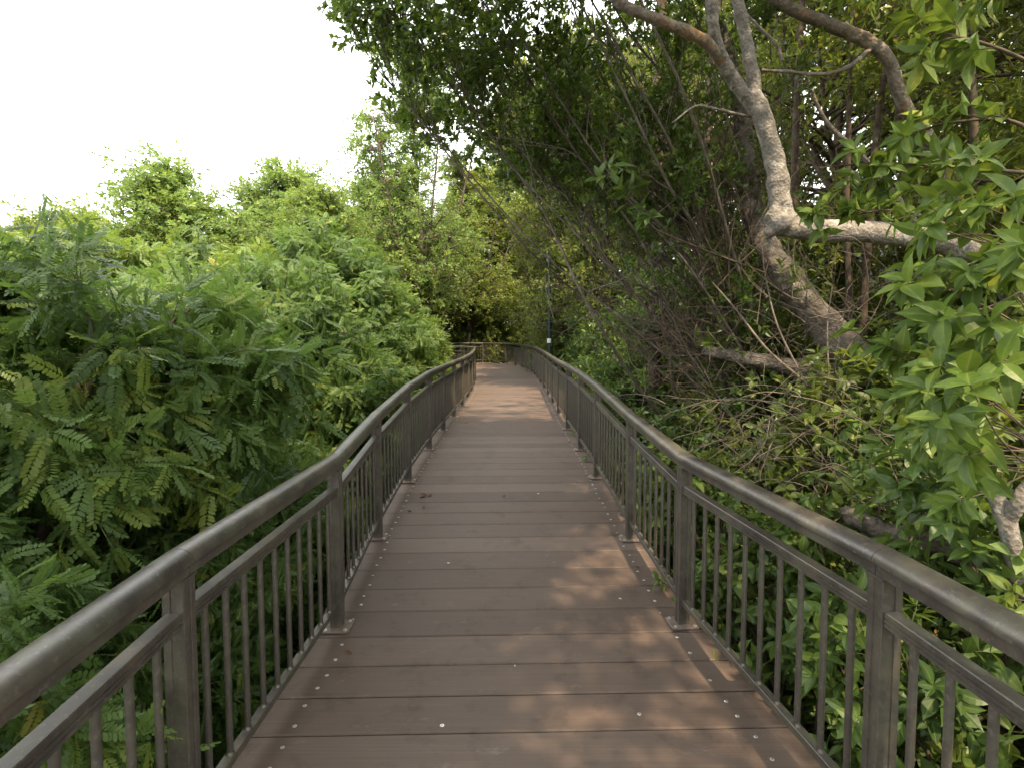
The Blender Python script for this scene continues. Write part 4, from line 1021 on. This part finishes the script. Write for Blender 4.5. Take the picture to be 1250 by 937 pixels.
foliage(fb_, rng, Tw, rng.normal(.45, .16, len(tips)), BL, .122, 6, (40, 85), .5, .35, .55, 0, tip_extra=3)
fb_.build('foliage', [BIG, TWIG_G], e)
GB = 'leafy sprigs reaching in at the upper right'
def sprig(pts, n, size, seed, label, mt=BIG, tw=.16):
    rng = np.random.default_rng(seed); b = np.array(pts[0]); e = empty('leafy_sprig', b, label, 'branch', GB)
    p = smooth_line([np.array(q)-b for q in pts], 24); mb = MB(); V, Q = tubes(p, np.linspace(.011, .003, 24), 6, .03, rng); mb.add(V, Q, 0, .5, True)
    k = rng.integers(7, 23, n); A = p[k]; d = norm((p[np.minimum(k+1, 23)]-p[k-1])*6+rng.normal(size=(n, 3))*.5+[0, 0, .1])
    P = curves(rng, A, A+d*tw*rng.uniform(.5, 1.2, (n, 1)), 4, .05, .05)
    V, Q = tubes(P, np.full((n, 4), .0028), 4); mb.add(V, Q, 0, .5, True); mb.build('stem', TWIG, e)
    f = MB(); foliage(f, rng, P, rng.normal(.5, .14, n), BL, size, 4, (40, 80), .5, .15, .5, 0, tip_extra=3); f.build('foliage', [mt, TWIG_G], e)
sprig([U(1290, 215, 3.0), U(1180, 205, 3.0), U(1070, 200, 3.1), U(1000, 205, 3.2)], 9, .13, 301, 'light green sprig with one orange leaf hanging above the horizontal limb')
sprig([U(1280, 330, 3.2), U(1120, 262, 3.3), U(1040, 262, 3.5), U(985, 268, 3.6)], 12, .12, 302, 'low sprig of light leaves lying along the horizontal limb')
sprig([U(1300, 100, 2.6), U(1220, 60, 2.6), U(1140, 40, 2.8), U(1090, 45, 3)], 8, .15, 303, 'sprig with broad leaves at the top right corner')
sprig([U(1300, 200, 2.4), U(1240, 150, 2.5), U(1160, 150, 2.6), U(1110, 165, 2.8)], 9, .12, 304, 'sprig below the top right corner')
sprig([U(1300, 280, 2.4), U(1240, 230, 2.4), U(1180, 220, 2.5), U(1130, 230, 2.7)], 12, .12, 305, 'sprig just above the large leaved shrub')
sprig([U(1300, 20, 2.8), U(1230, -10, 2.9), U(1130, -15, 3.0), U(1040, 0, 3.2)], 9, .12, 306, 'sprig along the top edge near the right corner')
sprig([U(690, 280, 5.0)+[2.2, .4, -.4], U(800, 280, 4.8), U(760, 240, 4.7), U(735, 225, 4.6)], 10, .15, 307, 'rosette of larger light leaves in front of the dark fan branches', SHRUB, .2)
sprig([np.array([1.55, 3.75, -.1]), np.array([1.4, 3.7, .15]), np.array([1.12, 3.68, .16]), np.array([.98, 3.66, .14])], 5, .08, 308, 'small bright sprig poking through the right balusters onto the deck', SHRUB, .06)
sprig([U(1300, 760, 1.9), U(1260, 735, 2.0), U(1235, 735, 2.1)], 5, .085, 309, 'pale yellow sprig just above the handrail at the right edge', YELLOWISH, .08)
sprig([U(1010, 720, 3.2), U(1000, 640, 3.2), U(1010, 590, 3.3)], 14, .085, 310, 'upright leafy sprig above the middle of the right handrail', SHRUB, .14)
sprig([U(1060, 720, 3.0), U(1075, 640, 3.1), U(1060, 560, 3.1)], 14, .09, 311, 'leafy sprig left of the large leaved shrub', SHRUB, .14)

# ------------------------------------------------------------------ a tree behind the camera that shades the near deck
t5 = tall_tree(131, 7.5, [((1.6, 2.4, 6.6), (2.6, 2.8, 1.0), 6), ((3.6, .6, 6.9), (2.2, 2.6, 1.1), 4), ((.2, .8, 7.4), (2.2, 2.4, 1.1), 3), ((3.6, 4.2, 7.4), (2.0, 2.0, .9), 3), ((3.4, 5.8, 8.4), (1.9, 1.8, .8), 4), ((3.6, 7.6, 9.0), (1.8, 1.6, .8), 4)], 440, 12, 8, .15, .15, FL)
plant('broadleaf_tree', base(-2.6, -3.4), *t5, BARK_D, FOREST, TWIG, 'tree behind the viewpoint that dapples the near deck with shade', 'tree')

t6 = tall_tree(133, 8.0, [((-2.3, -2.2, 7.3), (1.9, 2.4, .9), 5), ((-2.2, 1.8, 7.9), (2.0, 2.6, 1.0), 5), ((-2.0, 5.6, 8.6), (2.2, 2.4, 1.0), 5), ((0, 0, 7.2), (1.6, 2.0, 1.2), 2)], 500, 11, 8, .14, .15, FL, lean=.5)  # added tree, crown shaped to shade the far deck while hidden by the fan
plant('broadleaf_tree', base(3.3, 16.2), *t6, BARK_D, FOREST, TWIG, 'tree added to shade the far stretch of the boardwalk, hidden behind the dark fan branches', 'tree', GR)
# ------------------------------------------------------------------ small things on the deck
def dry(px, py, n, size, label, seed):
    rng = np.random.default_rng(seed); p = np.array([px, py, float(deck_z(py))+.006])
    D = norm(rng.normal(size=(n, 3))*[1, 1, .15]); W, Q, nf = inst(T_fine(.22, .12, -.2), rng.normal(size=(n, 3))*[.012, .012, .002]*n/2, D, np.array([0, 0, 1.])+rng.normal(size=(n, 3))*.3, np.full(n, size))
    tag(MB().add(W, Q, 0, 0.1).build('dry_leaf', DRY, loc=p), label, 'leaf')
a = U(522, 611, 5.55); dry(a[0], 5.5, 3, .07, 'curled dark dry leaves on the left of the deck', 401)
a = U(518, 622, 5.3); dry(a[0], 5.25, 1, .05, 'tiny dark leaf bit on the deck just nearer than the curled leaves', 402)
a = U(613, 611, 5.5); dry(a[0], 5.5, 1, .05, 'tiny dry leaf on the middle of the deck', 403)

GD = 'dry leaves scattered on the deck'
for k, (px_, py_, n_, z_, lb) in enumerate([(-.92, 3.0, 1, .045, 'small dry leaf on the deck edge just inside the nearest left balusters'), (.98, 4.0, 1, .05, 'small dry leaf beside the base of the second right post'),
        (-.98, 5.1, 2, .045, 'two dry leaves at the deck edge between the third and fourth left posts'), (.85, 7.9, 1, .06, 'dry leaf at the right edge of the climbing deck'),
        (-.8, 9.6, 2, .06, 'pair of dry leaves at the left edge of the far deck'), (.2, 10.8, 1, .06, 'lone dry leaf on the far deck below the sunny patch')]):
    dry(px_, py_, n_, z_, lb, 410+k)
